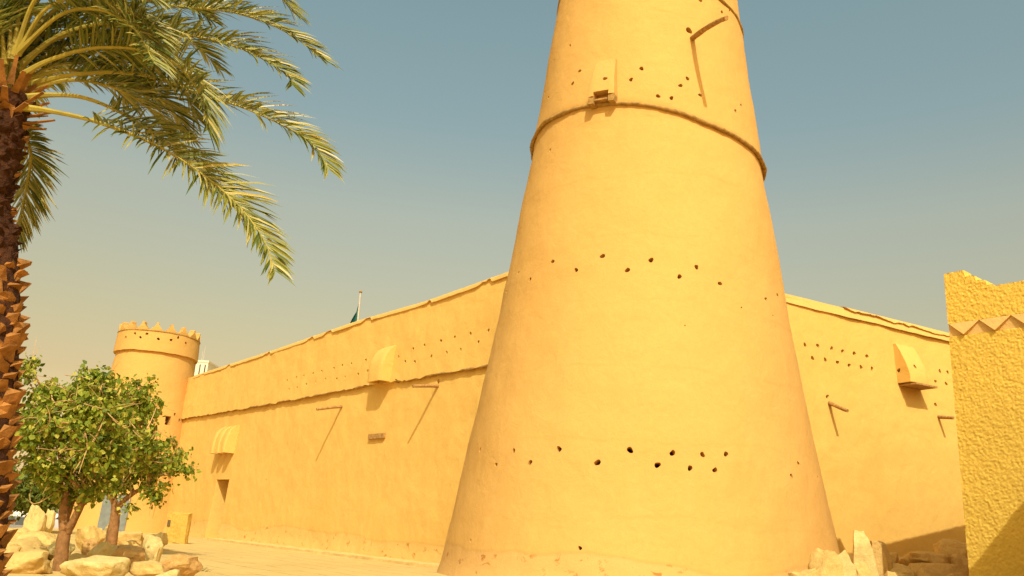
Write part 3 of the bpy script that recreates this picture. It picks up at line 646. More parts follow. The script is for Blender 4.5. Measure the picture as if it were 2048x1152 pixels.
# ------------------------------------------------------------------ parked cars on the street below
M_TYRE = plain('tyre_rubber', (0.02, 0.02, 0.02), 0.9, 0.2); M_RIM = plain('wheel_rim', (0.4, 0.4, 0.4), 0.35, 0.05, 3, spec=0.5, metal=0.6)
M_CARGLASS = plain('car_glass', (0.03, 0.035, 0.035), 0.1, 0.1, 1, spec=0.6); M_LAMP = plain('tail_lamp', (0.35, 0.02, 0.015), 0.3, 0.1, 3, spec=0.5)
def car(loc, rz, paint, label):
    o = empty('parked_car', loc, label, 'car', 'cars parked on the street below'); o.rotation_euler = (0, 0, rz)
    st = [(-2.2, .38, .62, .70), (-2.15, .30, .85, .80), (-1.7, .25, .92, .86), (-.9, .24, .95, .88), (.9, .24, .94, .88), (1.7, .25, .82, .86), (2.1, .30, .72, .78), (2.2, .38, .60, .68)]
    rows = []
    for x, zb, zt_, hw in st:
        rows.append([(x, -hw * .92, zb), (x, -hw, (zb + zt_) / 2), (x, -hw * .93, zt_), (x, 0, zt_ + .03), (x, hw * .93, zt_), (x, hw, (zb + zt_) / 2), (x, hw * .92, zb)])
    rows = np.array(rows, float); nr, nc = rows.shape[:2]; f = [tuple(q)[::-1] for q in grid_faces(nr, nc, True)] + [tuple(range(nc)), tuple((nr - 1) * nc + j for j in range(nc))[::-1]]
    mesh_obj('body', rows, f, paint, o, 40, local=True)
    cab = np.array([(-1.75, .80, .93), (1.05, .80, .93), (.35, .62, 1.42), (-1.2, .62, 1.42)])
    v = [(c[0], -c[1], c[2]) for c in cab] + [(c[0], c[1], c[2]) for c in cab]
    mesh_obj('window', v, [(0, 1, 2, 3), (7, 6, 5, 4), (1, 5, 6, 2), (0, 3, 7, 4), (3, 2, 6, 7)], M_CARGLASS, o, local=True)
    rf = [(-1.25, -.64, 1.41), (.4, -.64, 1.41), (.4, .64, 1.41), (-1.25, .64, 1.41), (-1.1, -.5, 1.47), (.25, -.5, 1.47), (.25, .5, 1.47), (-1.1, .5, 1.47)]
    mb = MB(); mb.add(rf, BOXF)
    for s in (-1, 1):
        for xb, xt in ((-1.75, -1.2), (-.35, -.3), (1.05, .38)): tube(mb, [(xb, s * .81, .92), (xt, s * .64, 1.43)], .045, 5)
    mb.build('roof', paint, o, local=True)
    for x in (-1.35, 1.35):
        for s in (-1, 1):
            mb = MB(); tube(mb, [(x, s * .90, .32), (x, s * .66, .32)], .32, 16); w = mb.build('wheel', M_TYRE, o, 40, local=True)
            mb = MB(); tube(mb, [(x, s * .915, .32), (x, s * .88, .32)], .19, 12); mb.build('rim', M_RIM, w, 40, local=True)
    for x, m_ in ((-2.19, M_LAMP), (2.17, M_RIM)):
        for s in (-1, 1): mesh_obj('tail_lamp' if x < 0 else 'headlight', box8((x - .03, s * .58 - .13, .62), (.08, 0, 0), (0, .26, 0), (0, 0, .14)), BOXF, m_, o, local=True)
    return o
PAINT = [plain('grey_car_paint', (0.20, 0.19, 0.17), 0.3, 0.03, 2, spec=0.5), plain('white_car_paint', (0.75, 0.72, 0.68), 0.3, 0.03, 2, spec=0.5), plain('silver_car_paint', (0.5, 0.48, 0.5), 0.3, 0.03, 2, spec=0.5)]
for (px, py, Y, rz, pt, lab) in [(44, 1033, 58, 0.5, 0, 'dark grey parked car showing its side windows between palm trunk and standing stone'),
                                 (118, 1016, 78, 0.3, 1, 'white parked car glimpsed between the standing stones and the forked tree trunk'),
                                 (40, 1011, 100, 0.2, 1, 'white parked car far behind the dark grey one'),
                                 (150, 1026, 66, 2.7, 2, 'silver parked car mostly hidden behind the forked tree trunk')]:
    p = at(px, py, Y); car((p[0], p[1], p[2] - 1.47), rz, PAINT[pt], lab)

# ------------------------------------------------------------------ boulders
MR = [rock_mat('cream_sandstone', (0.54, 0.35, 0.105), (0.66, 0.47, 0.165), (0.52, 0.27, 0.07), 0.4),
      rock_mat('pale_limestone', (0.58, 0.42, 0.145), (0.70, 0.54, 0.22), (0.60, 0.36, 0.11), 0.25),
      rock_mat('brown_banded_stone', (0.42, 0.22, 0.07), (0.66, 0.42, 0.14), (0.17, 0.075, 0.022), 0.7),
      rock_mat('ochre_stone', (0.46, 0.285, 0.05), (0.60, 0.40, 0.085), (0.45, 0.22, 0.03), 0.4)]
def rock(w, d, h, seed, blocky=0.5, cuts=11, amp=1.0):
    n = 15; g1 = np.linspace(-1, 1, n); vs_, fs = [], []
    for ax_ in range(3):
        for s in (-1, 1):
            a_, b_ = np.meshgrid(g1, g1, indexing='ij'); p = np.zeros((n, n, 3)); p[..., ax_] = s; p[..., (ax_ + 1) % 3] = a_; p[..., (ax_ + 2) % 3] = b_ * s
            base = sum(len(x_) for x_ in vs_); vs_.append(p.reshape(-1, 3)); fs += [tuple(q + base) for q in grid_faces(n, n)[:, ::-1]]
    v = np.concatenate(vs_); key = {}; mp = []
    for p in np.round(v, 5):
        mp.append(key.setdefault(tuple(p), len(key)))
    u = np.array(list(key.keys())); fs = [tuple(mp[i] for i in q) for q in fs]
    L = np.linalg.norm(u, axis=1, keepdims=True); sph = u / L; v = sph * (1 - blocky) * 1.1 + u * blocky * 0.95
    rg = np.random.RandomState(seed)
    for k in range(cuts):
        nn_ = rg.normal(size=3); nn_ /= np.linalg.norm(nn_); dd_ = rg.uniform(0.62, 0.92); e = v @ nn_ - dd_; v = v - nn_ * np.clip(e, 0, None)[:, None] * 0.92
    v = v * (1 + amp * 0.10 * fbm(v * 1.3 + seed, seed)[:, None] + 0.035 * amp * fbm(v * 4 + seed, seed + 2)[:, None])
    lo, hi = v.min(0), v.max(0); v = (v - lo) / (hi - lo) * 2 - 1
    return v * np.array([w / 2, d / 2, h / 2]), fs
def boulder(x0, x1, y0, y1, Y, mat, label, group, blocky=0.5, amp=1.0, rz=0.0, seed=0, dk=0.8, cat='boulder', name='boulder', bury=None):
    """x0..x1, y0 = the outline's sides and top as seen; it stands on the ground (or on the heap) below"""
    a, b, tp = at(x0, (y0 + y1) / 2, Y), at(x1, (y0 + y1) / 2, Y), at((x0 + x1) / 2, y0, Y)
    w = b[0] - a[0]; cx = (a[0] + b[0]) / 2; zb = at((x0 + x1) / 2, y1, Y)[2]; gz = float(ground_z(cx, Y))
    zb = min(zb, gz - 0.05) if bury is None else zb - bury
    h = tp[2] - zb; d = max(w * dk, 0.25)
    v, f = rock(w, d, h, seed, blocky, 11, amp); c_, s_ = math.cos(rz), math.sin(rz)
    o = mesh_obj(name, v, f, MR[mat], None, 42, None, None, True); o.location = (cx, Y + 0 * d / 2, zb + h / 2)
    return tag(o, label, cat, group)
GL, GR = 'boulders laid around the trees', 'boulders heaped against the fort'
BL_ = [
 (50, 92, 1009, 1062, 25.0, 1, 'tall pointed cream standing stone behind the rock bed, left of the forked trunk', 0.35),
 (88, 110, 1018, 1060, 25.6, 1, 'narrow round-topped standing stone touching the tall pointed one on its right', 0.45),
 (2, 62, 1054, 1082, 21.0, 0, 'long flat cream boulder under the grey car at the left edge', 0.5),
 (38, 122, 1062, 1090, 19.0, 0, 'broad tan slab lying in front of the standing stones', 0.6),
 (2, 92, 1072, 1108, 16.6, 0, 'long layered boulder with an orange underside above the big front-left boulder', 0.55),
 (-10, 101, 1097, 1158, 13.6, 0, 'big rounded tan boulder in the front left corner beside the palm trunk', 0.55),
 (84, 150, 1082, 1112, 17.2, 1, 'cream boulder with a dark cracked end directly behind the forked trunk', 0.45),
 (150, 206, 1050, 1098, 20.5, 0, 'tall pinkish cream boulder between the two tree trunks', 0.5),
 (166, 198, 1076, 1110, 18.0, 2, 'small brown banded boulder between the two tree trunks', 0.4),
 (175, 238, 1083, 1122, 16.2, 1, 'pale peaked boulder in front of the thinner tree trunk', 0.35),
 (124, 256, 1110, 1158, 13.2, 1, 'large pale sloping boulder in the front row at the foot of the forked tree', 0.35),
 (203, 224, 1047, 1092, 22.5, 1, 'slim white upright stone leaning left of the thinner tree trunk', 0.55),
 (230, 292, 1061, 1092, 25.5, 0, 'low tan block right of the thinner trunk against the tower foot', 0.75),
 (286, 336, 1063, 1092, 24.5, 1, 'low cream block beside the yellow stone marker', 0.7),
 (244, 286, 1080, 1096, 21.5, 0, 'small flat pinkish slab behind the brown banded rock', 0.8),
 (222, 296, 1089, 1124, 16.4, 2, 'dark brown banded boulder in the middle of the rock bed', 0.5),
 (284, 327, 1070, 1116, 17.5, 1, 'whitish domed boulder just below the yellow stone marker', 0.4),
 (262, 343, 1121, 1160, 13.5, 0, 'low tan boulder in the front row right of the large pale one', 0.5),
 (318, 402, 1106, 1152, 14.6, 2, 'dark brown rock with a ragged end at the right end of the rock bed', 0.55),
 (306, 364, 1136, 1162, 12.9, 1, 'flat pale block at the front edge, right end of the rock bed', 0.75),
 (97, 124, 1112, 1158, 14.4, 0, 'orange-tan stone wedged between front-left boulder and the forked trunk', 0.6),
 (128, 178, 1106, 1130, 15.2, 0, 'tan stone behind the large pale front boulder', 0.5),
 (0, 40, 1090, 1112, 15.8, 0, 'half hidden stone squeezed against the palm trunk', 0.5)]
for i, (x0, x1, y0, y1, Y, m_, lab, bk) in enumerate(BL_): boulder(x0, x1, y0, y1, Y, m_, lab, GL, bk, 1.25, seed=600 + i)
BR_ = [
 (1621, 1692, 1097, 1160, 16.9, 0, 'large sunlit cream boulder leaning on the big tower foot', 0.45),
 (1578, 1645, 1134, 1165, 16.4, 0, 'low sunlit boulder at the left end of the right-hand heap', 0.4),
 (1668, 1716, 1100, 1155, 17.4, 1, 'narrow craggy pitted boulder left of the tall slab', 0.4),
 (1699, 1750, 1060, 1132, 18.4, 1, 'tall pale slab standing on end at the wall corner', 0.8),
 (1736, 1782, 1082, 1108, 20.3, 0, 'squarish sunlit block behind the tall slab', 0.9),
 (1708, 1760, 1124, 1162, 17.5, 0, 'orange block under the tall slab', 0.7),
 (1746, 1797, 1104, 1134, 20.8, 0, 'shaded rounded rock just right of the tall slab', 0.45),
 (1798, 1902, 1102, 1130, 21.8, 0, 'long shaded rock lying along the top of the heap', 0.5),
 (1866, 1945, 1078, 1116, 23.0, 0, 'big shaded rock at the right end of the heap against the wall', 0.5),
 (1896, 1945, 1107, 1136, 21.6, 0, 'shaded rock at the stucco corner below the big one', 0.5),
 (1756, 1834, 1126, 1150, 20.4, 0, 'flat shaded rock in the second row, right of the orange block', 0.5),
 (1833, 1888, 1133, 1164, 20.0, 0, 'blocky shaded rock in the front row, middle of the shade', 0.6),
 (1818, 1940, 1125, 1142, 20.9, 0, 'thin shaded slab across the heap below the long rock', 0.6),
 (1756, 1818, 1142, 1166, 19.6, 0, 'shaded rock in the front row, left end of the shade', 0.45),
 (1884, 1945, 1143, 1168, 19.8, 0, 'shaded rock in the front row beside the stucco corner', 0.5)]
for i, (x0, x1, y0, y1, Y, m_, lab, bk) in enumerate(BR_): boulder(x0, x1, y0, y1, Y, m_, lab, GR, bk if bk > 0.74 else bk * 0.85, 0.7 if bk > 0.74 else 1.4, seed=690 + i)

# a dry weed in the paving at the end of the rock bed
wp = ray(396, 1143); wp = wp * (GZ / wp[2]); mb = MB(); rgw = random.Random(5)
for k in range(26):
    a_ = rgw.uniform(0, 6.28); e_ = np.array([math.cos(a_), math.sin(a_), 0]); l_ = rgw.uniform(.06, .2)
    b_ = wp + e_ * rgw.uniform(0, .2) + EZ * 0.01; mb.add([b_, b_ + np.array([.012, 0, 0]), b_ + e_ * l_ * .8 + EZ * l_ * .45], [(0, 1, 2)])
tag(mb.build('weed', plain('dry_weed', (0.12, 0.10, 0.02), 0.9, 0.3)), 'small dry weed growing from the paving beside the ragged brown rock', 'weed')
# yellow stone marker with its little plaque
gp_ = ray(355, 1087); gp_ = gp_ * (GZ / gp_[2]); Yk = gp_[1]
mk = empty('stone_marker', (gp_[0], Yk, GZ), 'upright yellow rough-hewn stone marker on the paving by the small tower', 'marker')
a, b = at(336, 1050, Yk), at(380, 1050, Yk); tpz = at(357, 1023, Yk)[2]; w = b[0] - a[0]
v, f = rock(w, 0.32, tpz - GZ + 0.06, 772, 0.94, 0, 0.8); mesh_obj('stone', v + np.array([(a[0] + b[0]) / 2, Yk, (tpz + GZ - 0.06) / 2]), f, MR[3], mk, 42)
pq = at(338, 1046, Yk - 0.17); M_PLQ = plain('bronze_plaque', (0.12, 0.08, 0.03), 0.5, 0.2)
mesh_obj('plaque', box8(pq + np.array([-.06, 0.0, -.12]), (.10, 0, 0), (0, .12, 0), (0, 0, .22)), BOXF, M_PLQ, mk)

# ------------------------------------------------------------------ broadleaf trees
M_BARK = plain('tree_bark', (0.26, 0.13, 0.045), 0.9, 0.35, 10, bmp=0.8); M_TWIG = plain('bare_twig', (0.50, 0.31, 0.12), 0.85, 0.2, 10)
M_LEAF = leaf_mat('mulberry_leaf', [(0.0, (0.08, 0.125, 0.010)), (0.4, (0.19, 0.245, 0.016)), (0.75, (0.33, 0.36, 0.03)), (1.0, (0.54, 0.49, 0.07))], 0.38)
M_LEAF2 = leaf_mat('olive_leaf', [(0.0, (0.06, 0.09, 0.008)), (0.6, (0.11, 0.14, 0.012)), (1.0, (0.17, 0.19, 0.02))], 0.25)
def inside(poly, x, y):
    c = False; j = len(poly) - 1
    for i in range(len(poly)):
        if (poly[i][1] > y) != (poly[j][1] > y) and x < (poly[j][0] - poly[i][0]) * (y - poly[i][1]) / (poly[j][1] - poly[i][1]) + poly[i][0]: c = not c
        j = i
    return c
def curve3(a, b, c, n=7):
    s = np.linspace(0, 1, n)[:, None]; return (1 - s) ** 2 * a + 2 * s * (1 - s) * b + s * s * c
def broadleaf(name, label, Y, base_px, trunks, poly, ncl, per, lsize, crad, depth, seed, leafmat=None, extra=(), twigs=40, group=None, base_z=None):
    rg = random.Random(seed); nr = np.random.RandomState(seed)
    b0 = at(*base_px, Y); bz = float(ground_z(b0[0], Y)) if base_z is None else base_z
    root = empty(name, (b0[0], Y, bz), label, 'tree', group)
    mb = MB(); ends = []
    for path, r0, r1 in trunks:
        P = np.array([at(x_, y_, Y + dy) for x_, y_, dy in path]); 
        if path[0][1] > base_px[1] - 12: P[0, 2] = bz - 0.1
        # smooth
        s = np.linspace(0, len(P) - 1, 4 * len(P)); Q = np.stack([np.interp(s, np.arange(len(P)), P[:, k]) for k in range(3)], -1)
        for _ in range(2): Q[1:-1] = (Q[:-2] + 2 * Q[1:-1] + Q[2:]) / 4
        tube(mb, Q, np.linspace(r0, r1, len(Q)), 10, 0, 0.07, True, seed); ends.append((Q[-1], r1)); ends.append((Q[len(Q) * 2 // 3], r1))
    mb.build('trunk', M_BARK, root, 60)
    xs_ = [p[0] for p in poly]; ys_ = [p[1] for p in poly]; cl = []
    cxm, cym = sum(xs_) / len(xs_), sum(ys_) / len(ys_); tries = 0
    while len(cl) < ncl and tries < 20000:
        tries += 1; x_, y_ = rg.uniform(min(xs_), max(xs_)), rg.uniform(min(ys_), max(ys_))
        if not inside(poly, x_, y_): continue
        ux, uy = (x_ - cxm) / (max(xs_) - min(xs_)) * 2, (y_ - cym) / (max(ys_) - min(ys_)) * 2
        dz = depth * math.sqrt(max(0.05, 1 - min(1, ux * ux + uy * uy)))
        p = at(x_, y_, Y + rg.uniform(-1, 1) * dz)
        if all(np.linalg.norm(p - c) > crad * 0.62 for c in cl): cl.append(p)
    nmain = len(cl)
    for e in extra: cl.append(at(*e, Y + rg.uniform(-.5, .5) * depth))
    # limbs to a few far clusters, then branches from the nearest limb point
    mb = MB(); nodes = [e[0] for e in ends]; lim = []
    for c in [cl[i] for i in nr.permutation(nmain)[:max(6, ncl // 7)]]:
        e = min((q for q in nodes), key=lambda q: np.linalg.norm(q - c)); m_ = (e + c) / 2 + np.array([rg.uniform(-.1, .1), rg.uniform(-.1, .1), -0.12 * np.linalg.norm(c - e)])
        pth = curve3(e, m_, c, 9); tube(mb, pth, np.linspace(trunks[0][2] * 0.7, trunks[0][2] * 0.18, 9), 6, 0, 0.1); lim += list(pth[2:])
    lim = np.array(lim)
    for c in cl:
        e = lim[np.argmin(np.linalg.norm(lim - c, axis=1))]
        pth = curve3(e, (e + c) / 2 + np.array([rg.uniform(-.1, .1), rg.uniform(-.1, .1), rg.uniform(-.15, .05)]), c, 6); tube(mb, pth, np.linspace(0.018, 0.006, 6), 5, 1)
        for _ in range(2):
            dv = nr.normal(size=3) * crad; tube(mb, curve3(c, c + dv * 0.5 + np.array([0, 0, .05]), c + dv, 5), np.linspace(0.007, 0.003, 5), 4, 1, caps=False)
    for _ in range(twigs):
        c = cl[rg.randrange(nmain)]; dv = nr.normal(size=3) * crad * 1.15; dv[1] -= crad * 1.3
        m_ = c + dv * 0.5 + nr.normal(size=3) * 0.24; tube(mb, curve3(c, m_, c + dv, 7), np.linspace(0.010, 0.004, 7), 4, 1, caps=False)
    mb.build('branches', [M_BARK, M_TWIG], root, 60)
    # leaves
    tot = []; 
    for ci, c in enumerate(cl):
        k = int(per * rg.uniform(0.45, 1.4) * (0.5 if ci >= nmain else 1)); off = nr.normal(size=(k, 3)) * crad * (0.75 if ci >= nmain else 1) * np.array([0.55, 0.55, 0.45]); tot.append(c + off)
    C = np.concatenate(tot); k = len(C)
    d = nr.normal(size=(k, 3)); d[:, 2] -= 0.7; d /= np.linalg.norm(d, axis=1)[:, None]
    nrm = nr.normal(size=(k, 3)); nrm[:, 2] += 1.2; nrm[:, 1] -= 0.5; s_ = np.cross(d, nrm); s_ /= np.linalg.norm(s_, axis=1)[:, None]; nu = np.cross(s_, d)
    L = lsize * nr.uniform(0.45, 1.3, size=(k, 1)); wv = L * nr.uniform(0.32, 0.46, size=(k, 1))
    V = np.stack([C, C + d * L * 0.35 + s_ * wv - nu * L * 0.05, C + d * L * 0.75 + s_ * wv * 0.6 - nu * L * 0.12, C + d * L - nu * L * 0.25, C + d * L * 0.75 - s_ * wv * 0.6 - nu * L * 0.12, C + d * L * 0.35 - s_ * wv - nu * L * 0.05], 1)
    base = (np.arange(k) * 6)[:, None]; F = np.concatenate([base + np.array([[0, 1, 2, 3]]), base + np.array([[0, 3, 4, 5]])])
    mesh_obj('crown', V.reshape(-1, 3), F, leafmat or M_LEAF, root)
    return root
def c3(p): return (p[0] / 2.548, 700 + p[1] / 2.548)
POLY1 = [c3(p) for p in [(85, 350), (135, 250), (200, 195), (265, 185), (350, 235), (410, 150), (530, 145), (580, 210), (620, 260), (640, 420), (620, 620), (540, 730), (440, 735), (330, 720), (200, 660), (90, 620), (70, 470)]]
POLY2 = [c3(p) for p in [(590, 290), (680, 200), (740, 205), (735, 280), (765, 300), (750, 400), (825, 480), (890, 560), (905, 610), (845, 640), (800, 720), (775, 745), (730, 680), (650, 740), (560, 730), (520, 650), (540, 450)]]
broadleaf('leafy_tree', 'small leafy tree with a stout forked trunk rising from the boulders in front', 14.3, (119, 1143),
          [([(119, 1146, 0), (124, 1090, 0), (130, 1060, 0), (127, 1020, 0), (135, 990, 0), (125, 960, .1)], 0.115, 0.05),
           ([(134, 1066, 0), (150, 1035, -.05), (165, 1005, -.1), (185, 985, -.1), (205, 965, 0)], 0.065, 0.035),
           ([(130, 1040, 0), (142, 1005, .1), (155, 985, .15), (170, 960, .2)], 0.06, 0.035)],
          POLY1, 96, 118, 0.090, 0.19, 1.25, 41, extra=[(60, 735), (52, 752), (64, 722), (55, 742)] + [c3(p) for p in [(250, 172), (165, 222), (430, 128), (420, 165), (505, 130), (540, 128), (110, 300), (355, 215), (300, 205), (60, 560), (70, 420)]], twigs=95)
broadleaf('leafy_tree', 'small leafy tree with a thin pale trunk in front of the grey door', 21.0, (222, 1088),
          [([(222, 1090, 0), (228, 1050, 0), (232, 1020, 0), (228, 1000, 0), (215, 985, 0)], 0.14, 0.06), ([(231, 1022, 0), (245, 1003, 0), (268, 985, 0), (300, 970, 0)], 0.08, 0.035)],
          POLY2, 62, 115, 0.11, 0.24, 1.3, 43, extra=[c3(p) for p in [(680, 165), (770, 170), (740, 195), (805, 262), (770, 395), (865, 468), (915, 530), (960, 605), (915, 600), (800, 765), (845, 690), (660, 795), (640, 215)]], twigs=95)
broadleaf('street_tree', 'darker olive tree beyond the boulders by the parked cars, under the leafy crown', 33.0, (66, 1050),
          [([(58, 1050, 0), (66, 1024, 0), (76, 1010, 0), (84, 990, 0)], 0.13, 0.07)],
          [(28, 950), (60, 930), (110, 940), (122, 985), (108, 1004), (85, 1018), (62, 1008), (45, 1012), (25, 1000)], 45, 110, 0.16, 0.42, 1.6, 47, M_LEAF2, twigs=5)

# ------------------------------------------------------------------ date palm on the left
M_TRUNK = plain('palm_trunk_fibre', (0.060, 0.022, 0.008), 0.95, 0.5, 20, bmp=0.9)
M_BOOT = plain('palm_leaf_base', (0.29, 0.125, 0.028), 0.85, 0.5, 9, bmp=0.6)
M_RACHIS = plain('frond_stalk', (0.34, 0.27, 0.045), 0.6, 0.25, 5)
M_STUB = plain('cut_stalk', (0.30, 0.135, 0.035), 0.85, 0.4, 10, bmp=0.4)
M_FROND = leaf_mat('frond_leaflet', [(0.0, (0.075, 0.105, 0.012)), (0.35, (0.165, 0.18, 0.024)), (0.75, (0.31, 0.285, 0.05)), (1.0, (0.52, 0.42, 0.12))], 0.22, 0.45, 0.4)
PY = 5.6; K = PY / 7.5
tp_ = [(14, 195), (2, 300), (-24, 390), (-20, 470), (-15, 600), (-25, 750), (-36, 900), (-50, 1050), (-62, 1160)]; trr = [56, 46, 46, 56, 62, 62, 61, 62, 63]
tpath = [at(x_, y_, PY) for x_, y_ in tp_]; gz0 = float(ground_z(tpath[-1][0], PY)); 
tpath.append(np.array([tpath[-1][0] - 0.04, PY, gz0 - 0.1])); trr.append(66)
palm = empty('palm_tree', (tpath[-1][0], PY, gz0), 'tall date palm at the left edge with arching yellow-green fronds', 'palm')
tpath = np.array(tpath)[::-1]; trr = np.array(trr)[::-1] * PY * 1.12 / FOC
s = np.linspace(0, len(tpath) - 1, 60); TP = np.stack([np.interp(s, np.arange(len(tpath)), tpath[:, k]) for k in range(3)], -1); TR = np.interp(s, np.arange(len(tpath)), trr) * 0.76
for _ in range(3): TP[1:-1] = (TP[:-2] + 2 * TP[1:-1] + TP[2:]) / 4
mb = MB(); tube(mb, TP, TR, 20, 0, 0.06, True, 5)
zb0, zt0 = TP[0, 2], TP[-1, 2]; k = 0; z = zb0 + 0.1; rg = random.Random(77)
while z < zt0 - 0.05:
    fr = (z - zb0) / (zt0 - zb0); c = np.array([np.interp(z, TP[:, 2], TP[:, j]) for j in range(3)]); R = float(np.interp(z, TP[:, 2], TR))
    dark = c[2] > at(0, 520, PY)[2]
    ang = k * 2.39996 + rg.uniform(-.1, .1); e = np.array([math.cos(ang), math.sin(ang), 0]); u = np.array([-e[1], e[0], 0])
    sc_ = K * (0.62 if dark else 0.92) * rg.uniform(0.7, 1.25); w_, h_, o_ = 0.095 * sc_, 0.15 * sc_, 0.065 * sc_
    P = c + e * (R - 0.03 * K)
    vv = [P - u * w_ - EZ * h_ * .4, P + u * w_ - EZ * h_ * .4, P - u * w_ * .95 + e * o_ * .55 + EZ * h_ * .25, P + u * w_ * .95 + e * o_ * .55 + EZ * h_ * .25,
          P - u * w_ * .35 + e * (o_ + .035 * K) + EZ * h_ * .62, P + u * w_ * .35 + e * (o_ + .035 * K) + EZ * h_ * .62, P - u * w_ * .5 + EZ * h_ * .62, P + u * w_ * .5 + EZ * h_ * .62, P + e * o_ * .75 + EZ * h_ * .02, P + EZ * h_ * 0.2]
    vv = np.array(vv) + np.random.RandomState(k).normal(size=(10, 3)) * 0.014 * K
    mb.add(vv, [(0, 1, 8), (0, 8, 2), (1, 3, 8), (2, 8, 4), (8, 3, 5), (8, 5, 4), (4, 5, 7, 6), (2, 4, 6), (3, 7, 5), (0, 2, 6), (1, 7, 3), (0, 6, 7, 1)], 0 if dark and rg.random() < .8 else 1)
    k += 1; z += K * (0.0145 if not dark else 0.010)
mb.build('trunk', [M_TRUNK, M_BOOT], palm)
CC = TP[-1]                                      # heart of the crown
def catmull(P, n):
    P = np.asarray(P, float); P = np.concatenate([[2 * P[0] - P[1]], P, [2 * P[-1] - P[-2]]]); out = []
    m_ = len(P) - 3
    for s in np.linspace(0, m_ - 1e-6, n):
        i = int(s); t = s - i; p0, p1, p2, p3 = P[i:i + 4]
        out.append(0.5 * (2 * p1 + (p2 - p0) * t + (2 * p0 - 5 * p1 + 4 * p2 - p3) * t * t + (3 * p1 - p0 - 3 * p2 + p3) * t ** 3))
    return np.array(out)
def frond(path, seed, leaf=0.38, start=0.22, npairs=58, roll=0.0, r0=0.022, rise=0.35, droop=0.15):
    leaf, r0 = leaf * K, r0 * K
    rg = np.random.RandomState(seed); P = catmull(path, 90); seg = np.linalg.norm(np.diff(P, axis=0), axis=1); S = np.concatenate([[0], np.cumsum(seg)]); S /= S[-1]
    T = np.gradient(P, axis=0); T /= np.linalg.norm(T, axis=1)[:, None]
    mb = MB(); tube(mb, P[::3], np.interp(S[::3], [0, .1, .5, 1], [r0 * 1.7, r0, r0 * .55, r0 * .15]), 6, 1)
    n0 = np.cross(T[0], np.cross(EZ, T[0])); fr = n0 / (np.linalg.norm(n0) + 1e-9); Ns = []
    for i in range(len(P)):
        fr = fr - T[i] * (fr @ T[i]); fr /= np.linalg.norm(fr) + 1e-9; Ns.append(fr)
    Ns = np.array(Ns); Bs = np.cross(T, Ns); c_, s_ = math.cos(roll), math.sin(roll); Ns, Bs = Ns * c_ + Bs * s_, Bs * c_ - Ns * s_
    npairs = int(npairs * 1.65)
    for j in range(npairs):
        for sd in (-1, 1):
            s = start + (0.995 - start) * ((j + rg.uniform(-.3, .3) + (0.25 if sd > 0 else 0)) / npairs)
            s = min(max(s, start * 0.8), 0.998)
            p, t, nn_, bb = [np.array([np.interp(s, S, A_[:, k]) for k in range(3)]) for A_ in (P, T, Ns, Bs)]
            q = (s - start) / (1 - start)
            ln = 1.55 * leaf * (0.55 + 1.0 * min(q * 4, 1) * 0.45) * (1 - 0.60 * max(q - 0.55, 0) / 0.45) * rg.uniform(0.85, 1.12)
            al = math.radians(66 - 34 * q + rg.uniform(-7, 7)); be = rise + rg.choice([-0.35, 0.0, 0.35]) * (1 - q * .5) + rg.uniform(-.12, .12)
            d = t * math.cos(al) + (bb * sd * math.cos(be) + nn_ * math.sin(be)) * math.sin(al); d /= np.linalg.norm(d)
            wd = np.cross(d, nn_ * math.cos(be) - bb * sd * math.sin(be)); wd /= np.linalg.norm(wd); nb = np.cross(wd, d)
            a2 = rg.uniform(-.5, .5); wd, nb = wd * math.cos(a2) + nb * math.sin(a2), nb * math.cos(a2) - wd * math.sin(a2)
            w = 0.0110 * rg.uniform(.8, 1.2) * (0.75 * K + leaf); g_ = -EZ * ln * droop
            p1, p2, p3 = p + d * ln * .3 + g_ * .08, p + d * ln * .68 + g_ * .4, p + d * ln + g_
            f_ = nb * w * 0.45
            mb.add([p - wd * w * .3, p + wd * w * .3, p1 - wd * w + f_, p1, p1 + wd * w + f_, p2 - wd * w * .8 + f_, p2, p2 + wd * w * .8 + f_, p3],
                   [(0, 3, 2), (0, 1, 3), (1, 4, 3), (2, 3, 6, 5), (3, 4, 7, 6), (5, 6, 8), (6, 7, 8)], 0)
    return mb.build('frond', [M_FROND, M_RACHIS], palm)
def fpx(pts, y0, y1):                            # arc seen from here, swept from depth y0 to y1
    n = len(pts); y0, y1 = y0 * K, y1 * K; return [at(x_, y_, y0 + (y1 - y0) * (i / (n - 1)) ** 1.2) for i, (x_, y_) in enumerate(pts)]
